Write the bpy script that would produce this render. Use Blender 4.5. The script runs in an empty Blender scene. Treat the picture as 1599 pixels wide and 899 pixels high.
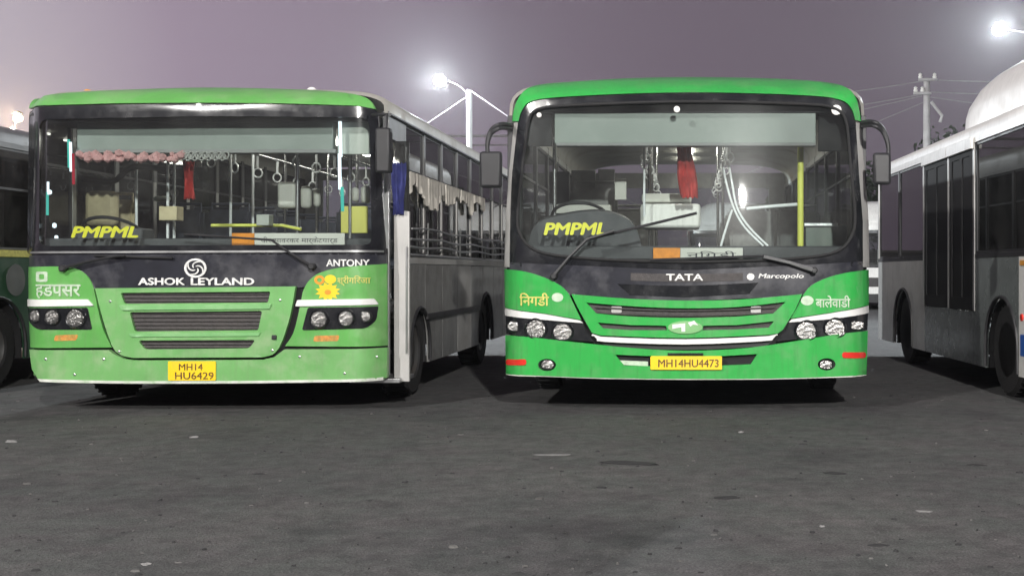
import bpy, bmesh, math, random
from mathutils import Vector, Matrix
random.seed(7)
S = bpy.context.scene
C = S.collection

# ------------------------------------------------------------------ camera
# image scale: 1599 px wide, vanishing point of the parked buses at px (1070, 425)
EYE = 1.2222
FPX = 1800.0
cam_d = bpy.data.cameras.new('camera')
cam_d.sensor_width = 36.0
cam_d.lens = 36.0 * FPX / 1599.0
cam_d.shift_x = (799.5 - 1070.0) / 1599.0
cam_d.shift_y = -(449.5 - 425.0) / 1599.0
cam_d.clip_start = 0.05
cam_d.clip_end = 2000.0
cam = bpy.data.objects.new('camera', cam_d)
C.objects.link(cam)
cam.location = (0, 0, EYE)
cam.rotation_euler = (math.radians(90), 0, 0)
S.camera = cam

# ------------------------------------------------------------------ world (hazy city night sky)
W = bpy.data.worlds.new('World')
S.world = W
W.use_nodes = True
nt = W.node_tree
nt.nodes.clear()
n_out = nt.nodes.new('ShaderNodeOutputWorld')
n_bg = nt.nodes.new('ShaderNodeBackground')
n_sky = nt.nodes.new('ShaderNodeTexSky')
n_sky.sky_type = 'NISHITA'
n_sky.sun_disc = False
n_sky.sun_elevation = math.radians(-4.0)
n_sky.sun_rotation = math.radians(250)
n_geo = nt.nodes.new('ShaderNodeTexCoord')
n_dot = nt.nodes.new('ShaderNodeVectorMath'); n_dot.operation = 'DOT_PRODUCT'
n_dot.inputs[1].default_value = Vector((-0.80, 0.58, 0.05)).normalized()
n_ramp = nt.nodes.new('ShaderNodeValToRGB')
cr = n_ramp.color_ramp
cr.elements[0].position = 0.35; cr.elements[0].color = (0.118, 0.098, 0.122, 1)
cr.elements[1].position = 1.00; cr.elements[1].color = (0.62, 0.58, 0.64, 1)
e = cr.elements.new(0.70); e.color = (0.160, 0.124, 0.162, 1)
e = cr.elements.new(0.857); e.color = (0.315, 0.252, 0.325, 1)
e = cr.elements.new(0.93); e.color = (0.50, 0.455, 0.515, 1)
n_mix = nt.nodes.new('ShaderNodeMix'); n_mix.data_type = 'RGBA'; n_mix.blend_type = 'ADD'
n_mix.inputs[0].default_value = 0.10
nt.links.new(n_geo.outputs['Generated'], n_dot.inputs[0])
nt.links.new(n_dot.outputs['Value'], n_ramp.inputs[0])
nt.links.new(n_ramp.outputs[0], n_mix.inputs[6])
nt.links.new(n_sky.outputs[0], n_mix.inputs[7])
nt.links.new(n_mix.outputs[2], n_bg.inputs[0])
n_bg.inputs[1].default_value = 1.0
nt.links.new(n_bg.outputs[0], n_out.inputs[0])

S.view_settings.view_transform = 'Standard'
S.view_settings.look = 'None'
S.view_settings.gamma = 1.0
S.view_settings.use_curve_mapping = False
S.view_settings.exposure = 0.0
S.render.engine = 'CYCLES'
S.cycles.use_denoising = True
S.cycles.max_bounces = 7
S.cycles.transparent_max_bounces = 24
S.cycles.volume_bounces = 0
S.cycles.sample_clamp_indirect = 4.0
S.cycles.caustics_reflective = False
S.cycles.caustics_refractive = False

FLOOD_W = 20500.0     # yard floodlight behind the camera
LAMP_W = 4500.0

# ------------------------------------------------------------------ materials
M = {}
def mat(name, col, rough=0.5, metal=0.0, coat=0.0, var=0.12, scale=6.0, bump=0.0, bscale=60.0,
        emit=None, estr=0.0, dirt=None, dscale=3.0, damt=0.0, spec=0.5, streak=None, samt=0.0, wave=0.0):
    m = bpy.data.materials.new(name); m.use_nodes = True
    t = m.node_tree; b = t.nodes['Principled BSDF']
    b.inputs['Roughness'].default_value = rough
    b.inputs['Metallic'].default_value = metal
    b.inputs['Specular IOR Level'].default_value = spec
    if coat: b.inputs['Coat Weight'].default_value = coat; b.inputs['Coat Roughness'].default_value = 0.12
    tc = t.nodes.new('ShaderNodeTexCoord')
    nz = t.nodes.new('ShaderNodeTexNoise'); nz.inputs['Scale'].default_value = scale; nz.inputs['Detail'].default_value = 6
    t.links.new(tc.outputs['Object'], nz.inputs['Vector'])
    rp = t.nodes.new('ShaderNodeValToRGB')
    rp.color_ramp.elements[0].position = 0.3; rp.color_ramp.elements[1].position = 0.7
    rp.color_ramp.elements[0].color = tuple(c * (1 - var) for c in col) + (1,)
    rp.color_ramp.elements[1].color = tuple(min(1, c * (1 + var)) for c in col) + (1,)
    t.links.new(nz.outputs['Fac'], rp.inputs[0])
    src = rp.outputs[0]
    if dirt is not None:
        n2 = t.nodes.new('ShaderNodeTexNoise'); n2.inputs['Scale'].default_value = dscale; n2.inputs['Detail'].default_value = 9
        n2.inputs['Roughness'].default_value = 0.68
        t.links.new(tc.outputs['Object'], n2.inputs['Vector'])
        r2 = t.nodes.new('ShaderNodeValToRGB')
        r2.color_ramp.elements[0].position = 0.47; r2.color_ramp.elements[1].position = 0.74
        r2.color_ramp.elements[0].color = (0, 0, 0, 1); r2.color_ramp.elements[1].color = (damt, damt, damt, 1)
        t.links.new(n2.outputs['Fac'], r2.inputs[0])
        mx = t.nodes.new('ShaderNodeMix'); mx.data_type = 'RGBA'
        t.links.new(r2.outputs[0], mx.inputs[0]); t.links.new(src, mx.inputs[6])
        mx.inputs[7].default_value = tuple(dirt) + (1,)
        src = mx.outputs[2]
        ma = t.nodes.new('ShaderNodeMath'); ma.operation = 'MULTIPLY_ADD'
        t.links.new(r2.outputs[0], ma.inputs[0]); ma.inputs[1].default_value = 0.4; ma.inputs[2].default_value = rough
        t.links.new(ma.outputs[0], b.inputs['Roughness'])
    if streak is not None:      # rain streaks and scratches
        mp = t.nodes.new('ShaderNodeMapping'); mp.inputs['Scale'].default_value = (17, 17, 1.3)
        t.links.new(tc.outputs['Object'], mp.inputs[0])
        n4 = t.nodes.new('ShaderNodeTexNoise'); n4.inputs['Scale'].default_value = 1.6; n4.inputs['Detail'].default_value = 7; n4.inputs['Roughness'].default_value = .7
        t.links.new(mp.outputs[0], n4.inputs['Vector'])
        r4 = t.nodes.new('ShaderNodeValToRGB'); r4.color_ramp.elements[0].position = .5; r4.color_ramp.elements[1].position = .75
        r4.color_ramp.elements[0].color = (0, 0, 0, 1); r4.color_ramp.elements[1].color = (samt, samt, samt, 1)
        t.links.new(n4.outputs['Fac'], r4.inputs[0])
        m4 = t.nodes.new('ShaderNodeMix'); m4.data_type = 'RGBA'; m4.inputs[7].default_value = tuple(streak) + (1,)
        t.links.new(r4.outputs[0], m4.inputs[0]); t.links.new(src, m4.inputs[6]); src = m4.outputs[2]
    if wave:
        n5 = t.nodes.new('ShaderNodeTexNoise'); n5.inputs['Scale'].default_value = 3.2; n5.inputs['Detail'].default_value = 2
        t.links.new(tc.outputs['Object'], n5.inputs['Vector'])
        b5 = t.nodes.new('ShaderNodeBump'); b5.inputs['Strength'].default_value = wave; b5.inputs['Distance'].default_value = .05
        t.links.new(n5.outputs['Fac'], b5.inputs['Height']); t.links.new(b5.outputs[0], b.inputs['Normal'])
    t.links.new(src, b.inputs['Base Color'])
    if bump:
        n3 = t.nodes.new('ShaderNodeTexNoise'); n3.inputs['Scale'].default_value = bscale; n3.inputs['Detail'].default_value = 4
        t.links.new(tc.outputs['Object'], n3.inputs['Vector'])
        bp = t.nodes.new('ShaderNodeBump'); bp.inputs['Strength'].default_value = bump; bp.inputs['Distance'].default_value = 0.01
        t.links.new(n3.outputs['Fac'], bp.inputs['Height']); t.links.new(bp.outputs[0], b.inputs['Normal'])
    if emit:
        b.inputs['Emission Color'].default_value = tuple(emit) + (1,); b.inputs['Emission Strength'].default_value = estr
    M[name] = m
    return m

def glass(name, tint, dust=0.03, dustcol=(0.5, 0.5, 0.48), rough=0.015, ior=1.45, smear=0.0):
    m = bpy.data.materials.new(name); m.use_nodes = True
    t = m.node_tree; t.nodes.clear()
    o = t.nodes.new('ShaderNodeOutputMaterial')
    tr = t.nodes.new('ShaderNodeBsdfTransparent'); tr.inputs[0].default_value = tuple(tint) + (1,)
    gl = t.nodes.new('ShaderNodeBsdfGlossy'); gl.inputs['Roughness'].default_value = rough
    df = t.nodes.new('ShaderNodeBsdfDiffuse'); df.inputs[0].default_value = tuple(dustcol) + (1,)
    fr = t.nodes.new('ShaderNodeFresnel'); fr.inputs[0].default_value = ior
    m1 = t.nodes.new('ShaderNodeMixShader'); m2 = t.nodes.new('ShaderNodeMixShader')
    t.links.new(fr.outputs[0], m1.inputs[0]); t.links.new(tr.outputs[0], m1.inputs[1]); t.links.new(gl.outputs[0], m1.inputs[2])
    first = m1.outputs[0]
    if smear:       # greasy film: a wide dim gloss lobe
        g2 = t.nodes.new('ShaderNodeBsdfGlossy'); g2.inputs['Roughness'].default_value = .24
        mz = t.nodes.new('ShaderNodeMixShader'); mz.inputs[0].default_value = smear
        t.links.new(m1.outputs[0], mz.inputs[1]); t.links.new(g2.outputs[0], mz.inputs[2]); first = mz.outputs[0]
    tc = t.nodes.new('ShaderNodeTexCoord'); nz = t.nodes.new('ShaderNodeTexNoise')
    nz.inputs['Scale'].default_value = 2.2; nz.inputs['Detail'].default_value = 8; nz.inputs['Roughness'].default_value = 0.65
    t.links.new(tc.outputs['Object'], nz.inputs['Vector'])
    mm = t.nodes.new('ShaderNodeMath'); mm.operation = 'POWER'; mm.inputs[1].default_value = 3.0
    m3 = t.nodes.new('ShaderNodeMath'); m3.operation = 'MULTIPLY'; m3.inputs[1].default_value = dust * 7
    t.links.new(nz.outputs['Fac'], mm.inputs[0]); t.links.new(mm.outputs[0], m3.inputs[0]); t.links.new(m3.outputs[0], m2.inputs[0])
    t.links.new(first, m2.inputs[1]); t.links.new(df.outputs[0], m2.inputs[2]); t.links.new(m2.outputs[0], o.inputs[0])
    M[name] = m
    return m

def emis(name, col, s):
    m = bpy.data.materials.new(name); m.use_nodes = True
    t = m.node_tree; t.nodes.clear()
    o = t.nodes.new('ShaderNodeOutputMaterial'); e_ = t.nodes.new('ShaderNodeEmission')
    e_.inputs[0].default_value = tuple(col) + (1,); e_.inputs[1].default_value = s
    t.links.new(e_.outputs[0], o.inputs[0]); M[name] = m
    return m

mat('green_faded', (0.108, 0.350, 0.080), 0.34, coat=0.25, var=0.10, scale=2.5, dirt=(0.26, 0.38, 0.20), dscale=3.0, damt=0.55, streak=(0.13, 0.22, 0.09), samt=.45, wave=.25)
mat('green_bumper', (0.145, 0.365, 0.115), 0.42, coat=0.15, var=0.12, scale=2.5, dirt=(0.30, 0.40, 0.23), dscale=4.5, damt=0.7, streak=(0.16, 0.25, 0.12), samt=.45, wave=.3)
mat('green_vivid', (0.030, 0.360, 0.064), 0.28, coat=0.4, var=0.08, scale=2.0, dirt=(0.13, 0.31, 0.12), dscale=3.4, damt=0.55, streak=(0.05, 0.14, 0.05), samt=.45, wave=.22)
mat('green_light', (0.18, 0.42, 0.16), 0.36, coat=0.3, var=0.06, dirt=(0.36, 0.46, 0.30), damt=0.4)
mat('green_dark', (0.018, 0.060, 0.032), 0.38, coat=0.2, dirt=(0.10, 0.12, 0.09), damt=0.5)
mat('navy_panel', (0.018, 0.019, 0.026), 0.30, coat=0.3, var=0.25, dirt=(0.16, 0.16, 0.17), dscale=2.2, damt=0.45)
mat('black_gloss', (0.009, 0.010, 0.012), 0.18, coat=0.4, var=0.2, dirt=(0.05, 0.05, 0.052), dscale=4, damt=0.4)
mat('black_plastic', (0.016, 0.016, 0.018), 0.5, var=0.2, dirt=(0.06, 0.06, 0.06), damt=0.4)
mat('black_matte', (0.010, 0.010, 0.011), 0.85, var=0.2)
mat('rubber', (0.010, 0.010, 0.011), 0.8, bump=0.3, bscale=40, dirt=(0.03, 0.028, 0.026), damt=0.5)
mat('rim_steel', (0.06, 0.06, 0.06), 0.5, 0.4, dirt=(0.09, 0.07, 0.05), damt=0.7)
mat('white_paint', (0.80, 0.79, 0.76), 0.38, coat=0.2, var=0.04, dirt=(0.52, 0.51, 0.48), dscale=2.5, damt=0.5, streak=(.34, .33, .30), samt=.35)
mat('white_strip', (0.74, 0.74, 0.72), 0.35, coat=0.2, var=0.04, dirt=(0.48, 0.47, 0.44), dscale=6, damt=0.5)
mat('scuffed_white', (0.62, 0.64, 0.58), 0.6, var=0.15, scale=18, dirt=(0.16, 0.34, 0.12), dscale=9, damt=0.9)
mat('roof_beige', (0.40, 0.39, 0.35), 0.45, dirt=(0.22, 0.20, 0.17), damt=0.7)
mat('grey_panel', (0.105, 0.108, 0.110), 0.38, coat=0.1, dirt=(0.19, 0.18, 0.165), dscale=2.3, damt=0.7)
mat('side_grey', (0.20, 0.20, 0.195), 0.4, coat=0.1, dirt=(0.12, 0.115, 0.105), dscale=2.3, damt=0.7, streak=(.10, .095, .085), samt=.5, wave=.2)
mat('greygreen_panel', (0.085, 0.115, 0.095), 0.36, coat=0.15, dirt=(0.17, 0.17, 0.15), dscale=2.3, damt=0.6)
mat('darkteal_panel', (0.120, 0.135, 0.132), 0.25, coat=0.3, dirt=(0.10, 0.11, 0.105), dscale=2.0, damt=0.5)
mat('silver_panel', (0.46, 0.455, 0.44), 0.4, 0.2, dirt=(0.22, 0.21, 0.19), damt=0.6)
mat('alu', (0.52, 0.53, 0.53), 0.35, 0.85, dirt=(0.3, 0.3, 0.29), damt=0.5)
mat('chrome', (0.75, 0.75, 0.76), 0.12, 1.0, var=0.03)
mat('steel_pipe', (0.62, 0.62, 0.62), 0.22, 0.9, var=0.05)
mat('white_pipe', (0.80, 0.82, 0.84), 0.25, coat=0.4, var=0.03)
mat('yellow_pipe', (0.72, 0.74, 0.14), 0.35, coat=0.2, var=0.06)
mat('mesh_grey', (0.055, 0.050, 0.050), 0.65, var=0.25, scale=30, bump=0.6, bscale=140, dirt=(0.10, 0.09, 0.085), damt=0.6)
mat('board_grey', (0.235, 0.265, 0.245), 0.45, var=0.07, scale=3, dirt=(0.33, 0.35, 0.33), dscale=3, damt=0.4)
mat('board_pale', (0.42, 0.44, 0.40), 0.45, var=0.05)
mat('dash_grey', (0.060, 0.062, 0.068), 0.6, var=0.15, dirt=(0.14, 0.14, 0.14), damt=0.5)
mat('inner_grey', (0.24, 0.24, 0.24), 0.6, var=0.08)
mat('inner_dark', (0.05, 0.05, 0.055), 0.7, var=0.15)
mat('seat_cream', (0.55, 0.47, 0.30), 0.7, var=0.12, scale=12)
mat('seat_blue', (0.07, 0.08, 0.11), 0.75, var=0.2, scale=14)
mat('seat_grey', (0.20, 0.20, 0.195), 0.7, var=0.15, scale=12)
mat('yellow_panel', (0.58, 0.55, 0.12), 0.45, var=0.08)
mat('yellow_letter', (0.85, 0.80, 0.04), 0.45, var=0.02)
mat('yellow_paint', (0.80, 0.55, 0.02), 0.45, var=0.08)
mat('orange_worn', (0.55, 0.23, 0.05), 0.5, var=0.3, scale=30, dirt=(0.12, 0.27, 0.06), dscale=22, damt=1.0)
mat('faded_yellow', (0.55, 0.52, 0.13), 0.5, var=0.2, scale=25)
mat('orange_paint', (0.78, 0.27, 0.02), 0.5, var=0.15, scale=20)
mat('plate_yellow', (0.83, 0.58, 0.015), 0.4, var=0.05, dirt=(0.55, 0.38, 0.05), dscale=12, damt=0.5)
mat('plate_ink', (0.075, 0.03, 0.012), 0.5, var=.3, dirt=(.35, .22, .02), dscale=25, damt=.8)
mat('white_letter', (0.74, 0.74, 0.72), 0.45, var=0.10, scale=20, dirt=(0.30, 0.30, 0.30), dscale=14, damt=0.7)
mat('faded_letter', (0.46, 0.57, 0.43), 0.5, var=0.18, scale=25)
mat('paper_white', (0.66, 0.65, 0.60), 0.7, var=0.06)
mat('ink', (0.04, 0.04, 0.05), 0.6)
mat('red_reflector', (0.62, 0.03, 0.02), 0.25, coat=0.4)
mat('red_cloth', (0.42, 0.035, 0.03), 0.8, var=0.25, scale=15, bump=0.4, bscale=30)
mat('pink_cloth', (0.55, 0.30, 0.30), 0.8, var=0.25, scale=18)
mat('blue_cloth', (0.028, 0.034, 0.15), 0.85, var=0.25, scale=14, bump=0.4, bscale=25)
mat('cream_strip', (0.66, 0.63, 0.56), 0.85, var=0.14, scale=10, bump=0.5, bscale=18)
mat('chain_metal', (0.50, 0.50, 0.48), 0.4, 0.4)
mat('lens_glass', (0.55, 0.55, 0.54), 0.10, 0.75, var=0.35, scale=30, coat=0.8, bump=0.5, bscale=55)
mat('lamp_bowl', (0.44, 0.435, 0.42), 0.22, 0.85, var=0.45, scale=40, bump=1.0, bscale=50)
mat('amber_lens', (0.75, 0.32, 0.03), 0.3, coat=0.4)
mat('blue_paint', (0.02, 0.10, 0.42), 0.4)
mat('concrete', (0.30, 0.29, 0.28), 0.85, var=0.12, bump=0.3)
mat('pole_white', (0.42, 0.43, 0.43), 0.45, var=0.05)
mat('pole_grey', (0.34, 0.33, 0.33), 0.6, var=0.12)
mat('wire', (0.16, 0.15, 0.16), 0.5)
mat('wall_grey', (0.16, 0.155, 0.15), 0.9, var=0.2, scale=1.2, bump=0.4, bscale=20)
mat('bark', (0.06, 0.045, 0.03), 0.9, bump=0.6, bscale=20)
mat('leaf', (0.045, 0.075, 0.030), 0.6, var=0.4, scale=1.5)
mat('stone_pale', (0.19, 0.187, 0.185), 0.85, var=0.2, scale=30)
mat('stone_dark', (0.020, 0.020, 0.021), 0.9, var=0.2, scale=30)
mat('gravel', (0.085, 0.083, 0.080), 0.9, var=0.4, scale=3)
mat('teal_paint', (0.03, 0.22, 0.19), 0.4)
glass('windscreen_glass', (0.88, 0.91, 0.90), dust=0.010, smear=.0016)
glass('lens_clear', (0.9, 0.9, 0.9), dust=0.025, dustcol=(.5, .5, .48), rough=.04)
glass('side_glass', (0.74, 0.76, 0.77), dust=0.04)
glass('tinted_glass', (0.16, 0.165, 0.17), dust=0.10, dustcol=(0.33, 0.33, 0.34))
glass('dark_glass', (0.30, 0.31, 0.31), dust=0.03)
emis('lamp_white', (0.92, 0.97, 1.0), 30.0)
emis('flood_white', (0.96, 0.98, 1.0), 110.0)
emis('lamp_amber', (1.0, 0.72, 0.40), 12.0)
emis('cabin_fill', (1.0, .95, .86), 26.0)  # glow added to fill the dark bus cabins
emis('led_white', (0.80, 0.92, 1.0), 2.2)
emis('led_teal', (0.10, 0.75, 0.62), 0.9)
emis('led_red', (0.85, 0.06, 0.10), 0.55)

def asphalt():
    m = bpy.data.materials.new('asphalt'); m.use_nodes = True
    t = m.node_tree; b = t.nodes['Principled BSDF']; L = t.links.new
    tc = t.nodes.new('ShaderNodeTexCoord')
    def noise(sc, det, ro=0.6):
        n = t.nodes.new('ShaderNodeTexNoise'); n.inputs['Scale'].default_value = sc; n.inputs['Detail'].default_value = det
        n.inputs['Roughness'].default_value = ro; L(tc.outputs['Object'], n.inputs['Vector']); return n
    def ramp(src, p0, c0, p1, c1):
        r = t.nodes.new('ShaderNodeValToRGB'); r.color_ramp.elements[0].position = p0; r.color_ramp.elements[1].position = p1
        r.color_ramp.elements[0].color = c0; r.color_ramp.elements[1].color = c1; L(src, r.inputs[0]); return r
    big = noise(0.55, 7, 0.6); mid = noise(7.0, 9, 0.78); fine = noise(85, 3, 0.7); stain = noise(1.4, 9, 0.7)
    rb = ramp(big.outputs['Fac'], 0.32, (0.056, 0.0575, 0.0615, 1), 0.7, (0.085, 0.0855, 0.0875, 1))
    rm = ramp(mid.outputs['Fac'], 0.3, (0.46, 0.46, 0.47, 1), 0.70, (1.52, 1.51, 1.49, 1))
    rf = ramp(fine.outputs['Fac'], 0.32, (0.45, 0.45, 0.45, 1), 0.70, (1.7, 1.68, 1.62, 1))
    rs = ramp(stain.outputs['Fac'], 0.55, (1, 1, 1, 1), 0.70, (0.55, 0.55, 0.57, 1))
    def mul(a, c):
        x = t.nodes.new('ShaderNodeMix'); x.data_type = 'RGBA'; x.blend_type = 'MULTIPLY'; x.inputs[0].default_value = 1
        L(a, x.inputs[6]); L(c, x.inputs[7]); return x.outputs[2]
    hue = noise(2.6, 6, 0.65)
    rh = ramp(hue.outputs['Fac'], 0.38, (0.96, 1.02, 0.98, 1), 0.62, (1.05, .98, 1.0, 1))
    oil = noise(0.85, 4, 0.55)
    ro = ramp(oil.outputs['Fac'], 0.57, (1, 1, 1, 1), 0.66, (0.70, 0.70, 0.72, 1))
    c = mul(ro.outputs[0], rh.outputs[0])
    c = mul(c, mul(mul(mul(rb.outputs[0], rm.outputs[0]), rf.outputs[0]), rs.outputs[0]))
    vor = t.nodes.new('ShaderNodeTexVoronoi'); vor.feature = 'DISTANCE_TO_EDGE'; vor.inputs['Scale'].default_value = 0.55
    wp = t.nodes.new('ShaderNodeVectorMath'); wp.operation = 'MULTIPLY_ADD'
    L(mid.outputs['Color'], wp.inputs[0]); wp.inputs[1].default_value = (0.35, 0.35, 0.35); L(tc.outputs['Object'], wp.inputs[2])
    L(wp.outputs[0], vor.inputs['Vector'])
    rv = ramp(vor.outputs['Distance'], 0.0, (0.65, 0.65, 0.65, 1), 0.004, (1, 1, 1, 1))
    c = mul(c, rv.outputs[0])
    L(c, b.inputs['Base Color'])
    b.inputs['Roughness'].default_value = 0.82
    ad = t.nodes.new('ShaderNodeMath'); ad.operation = 'MULTIPLY_ADD'; L(mid.outputs['Fac'], ad.inputs[0]); ad.inputs[1].default_value = 2.2; L(fine.outputs['Fac'], ad.inputs[2])
    bp = t.nodes.new('ShaderNodeBump'); bp.inputs['Strength'].default_value = 0.9; bp.inputs['Distance'].default_value = 0.012
    L(ad.outputs[0], bp.inputs['Height']); L(bp.outputs[0], b.inputs['Normal'])
    M['asphalt'] = m
asphalt()

# ------------------------------------------------------------------ mesh helpers
def finish(name, bm, m, parent=None, smooth=35, bevel=0.0, merge=False):
    if merge: bmesh.ops.remove_doubles(bm, verts=bm.verts, dist=1e-5)
    bmesh.ops.recalc_face_normals(bm, faces=bm.faces)
    me = bpy.data.meshes.new(name); bm.to_mesh(me); bm.free()
    me.materials.append(M[m] if isinstance(m, str) else m)
    if smooth:
        me.shade_smooth(); me.set_sharp_from_angle(angle=math.radians(smooth))
    o = bpy.data.objects.new(name, me); C.objects.link(o)
    if parent is not None: o.parent = parent
    if bevel:
        b = o.modifiers.new('bevel', 'BEVEL'); b.width = bevel; b.segments = 2; b.limit_method = 'ANGLE'; b.angle_limit = math.radians(40)
    return o

def bbox(bm, x0, x1, y0, y1, z0, z1):
    r = bmesh.ops.create_cube(bm, size=1.0)
    for v in r['verts']:
        v.co = Vector((x0 + (v.co.x + .5) * (x1 - x0), y0 + (v.co.y + .5) * (y1 - y0), z0 + (v.co.z + .5) * (z1 - z0)))
    return r['verts']

def box(name, m, parent, x0, x1, y0, y1, z0, z1, bevel=0.006):
    bm = bmesh.new(); bbox(bm, x0, x1, y0, y1, z0, z1)
    return finish(name, bm, m, parent, bevel=bevel)

def tube_bm(bm, pts, r, seg=8, cap=True):
    pts = [Vector(p) for p in pts]; rings = []
    n = len(pts); rr = r if isinstance(r, (list, tuple)) else [r] * n
    up = None
    for i, p in enumerate(pts):
        d = (pts[min(i + 1, n - 1)] - pts[max(i - 1, 0)]).normalized()
        if up is None:
            up = d.orthogonal().normalized()
        else:
            up = (up - d * up.dot(d)); up = up.normalized() if up.length > 1e-6 else d.orthogonal().normalized()
        s = d.cross(up)
        rings.append([bm.verts.new(p + (up * math.cos(a) + s * math.sin(a)) * rr[i]) for a in [2 * math.pi * k / seg for k in range(seg)]])
    for a, b in zip(rings, rings[1:]):
        for k in range(seg):
            bm.faces.new((a[k], a[(k + 1) % seg], b[(k + 1) % seg], b[k]))
    if cap:
        bm.faces.new(rings[0][::-1]); bm.faces.new(rings[-1])

def tube(name, m, parent, pts, r, seg=8):
    bm = bmesh.new(); tube_bm(bm, pts, r, seg)
    return finish(name, bm, m, parent, smooth=50)

def lathe_bm(bm, prof, axis='y', center=(0, 0, 0), seg=24, sx=1.0):
    # prof: list of (radius, offset along axis)
    rings = []
    for r, h in prof:
        ring = []
        for k in range(seg):
            a = 2 * math.pi * k / seg
            c, s = math.cos(a) * r * sx, math.sin(a) * r
            v = {'y': (c, h, s), 'x': (h, c, s), 'z': (c, s, h)}[axis]
            ring.append(bm.verts.new(Vector(v) + Vector(center)))
        rings.append(ring)
    for a, b in zip(rings, rings[1:]):
        for k in range(seg):
            bm.faces.new((a[k], a[(k + 1) % seg], b[(k + 1) % seg], b[k]))
    if prof[0][0] > 1e-4: bm.faces.new(rings[0][::-1])
    if prof[-1][0] > 1e-4: bm.faces.new(rings[-1])

def lathe(name, m, parent, prof, axis='y', center=(0, 0, 0), seg=24, sx=1.0, smooth=40):
    bm = bmesh.new(); lathe_bm(bm, prof, axis, center, seg, sx)
    return finish(name, bm, m, parent, smooth=smooth, merge=True)

def thing(name, label, cat, loc=(0, 0, 0), rz=0.0, group=None):
    o = bpy.data.objects.new(name, None); C.objects.link(o); o.empty_display_size = 0.2
    o.location = loc; o.rotation_euler = (0, 0, rz)
    o['label'] = label; o['category'] = cat
    if group: o['group'] = group
    return o

def tag(o, label, cat, group=None):
    o['label'] = label; o['category'] = cat
    if group: o['group'] = group
    return o

def struct(o, kind='structure'):
    o['kind'] = kind
    return o

def curve(pts, n=6, closed=False):
    """Catmull-Rom through pts"""
    out = []; N = len(pts)
    rng = range(N) if closed else range(N - 1)
    for i in rng:
        g = (lambda k: pts[k % N]) if closed else (lambda k: pts[max(0, min(N - 1, k))])
        p0, p1, p2, p3 = g(i - 1), g(i), g(i + 1), g(i + 2)
        for s in range(n):
            t = s / n
            out.append(tuple(0.5 * ((2 * p1[k]) + (-p0[k] + p2[k]) * t + (2 * p0[k] - 5 * p1[k] + 4 * p2[k] - p3[k]) * t * t + (-p0[k] + 3 * p1[k] - 3 * p2[k] + p3[k]) * t ** 3) for k in range(len(p1))))
    if not closed: out.append(tuple(pts[-1]))
    return out

def rounded(pts, r, n=4):
    """round the corners of a polygon given in px; r may be a list"""
    out = []; N = len(pts)
    for i in range(N):
        p, a, b = Vector(pts[i]), Vector(pts[i - 1]), Vector(pts[(i + 1) % N])
        q = r[i] if isinstance(r, (list, tuple)) else r
        if q <= 0: out.append(tuple(p)); continue
        da, db = (a - p), (b - p)
        la = min(q, da.length * .49); lb = min(q, db.length * .49)
        A = p + da.normalized() * la; B = p + db.normalized() * lb
        for k in range(n + 1):
            t = k / n
            out.append(tuple(A * (1 - t) ** 2 + p * 2 * t * (1 - t) + B * t * t))
    return out

def rect(x0, y0, x1, y1, r=0):
    return rounded([(x0, y0), (x1, y0), (x1, y1), (x0, y1)], r) if r else [(x0, y0), (x1, y0), (x1, y1), (x0, y1)]

def ell(cx, cy, rx, ry=None, n=20):
    ry = ry or rx
    return [(cx + rx * math.cos(2 * math.pi * k / n), cy + ry * math.sin(2 * math.pi * k / n)) for k in range(n)]

def sheet(loops, fmap_front, fmap_back, step):
    """loops in a 2-D (a, b) plane, first outer then holes -> closed slab following the mapping"""
    bm = bmesh.new(); edges = []
    for lp in loops:
        vs = [bm.verts.new((p[0], 0, p[1])) for p in lp]
        for i in range(len(vs)): edges.append(bm.edges.new((vs[i], vs[(i + 1) % len(vs)])))
    bmesh.ops.triangle_fill(bm, use_beauty=True, use_dissolve=False, edges=edges)
    xs = [v.co.x for v in bm.verts]; zs = [v.co.z for v in bm.verts]
    if step:
        for lo, hi, no in ((min(xs), max(xs), (1, 0, 0)), (min(zs), max(zs), (0, 0, 1))):
            n = int((hi - lo) / step)
            for k in range(1, n + 1):
                c = lo + (hi - lo) * k / (n + 1)
                bmesh.ops.bisect_plane(bm, geom=bm.verts[:] + bm.edges[:] + bm.faces[:], dist=1e-6,
                                       plane_co=(c, 0, c), plane_no=no)
    for ed in [e_ for e_ in bm.edges if not e_.link_faces]: bm.edges.remove(ed)
    bnd = [e_ for e_ in bm.edges if len(e_.link_faces) == 1]
    back = {v: bm.verts.new((0, 0, 0)) for v in bm.verts[:]}
    for f in bm.faces[:]: bm.faces.new([back[v] for v in reversed(f.verts)])
    for ed in bnd:
        a, b = ed.verts; bm.faces.new((a, b, back[b], back[a]))
    for v, w in back.items():
        x, z = v.co.x, v.co.z
        w.co = fmap_back(x, z); v.co = fmap_front(x, z)
    return bm

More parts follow.
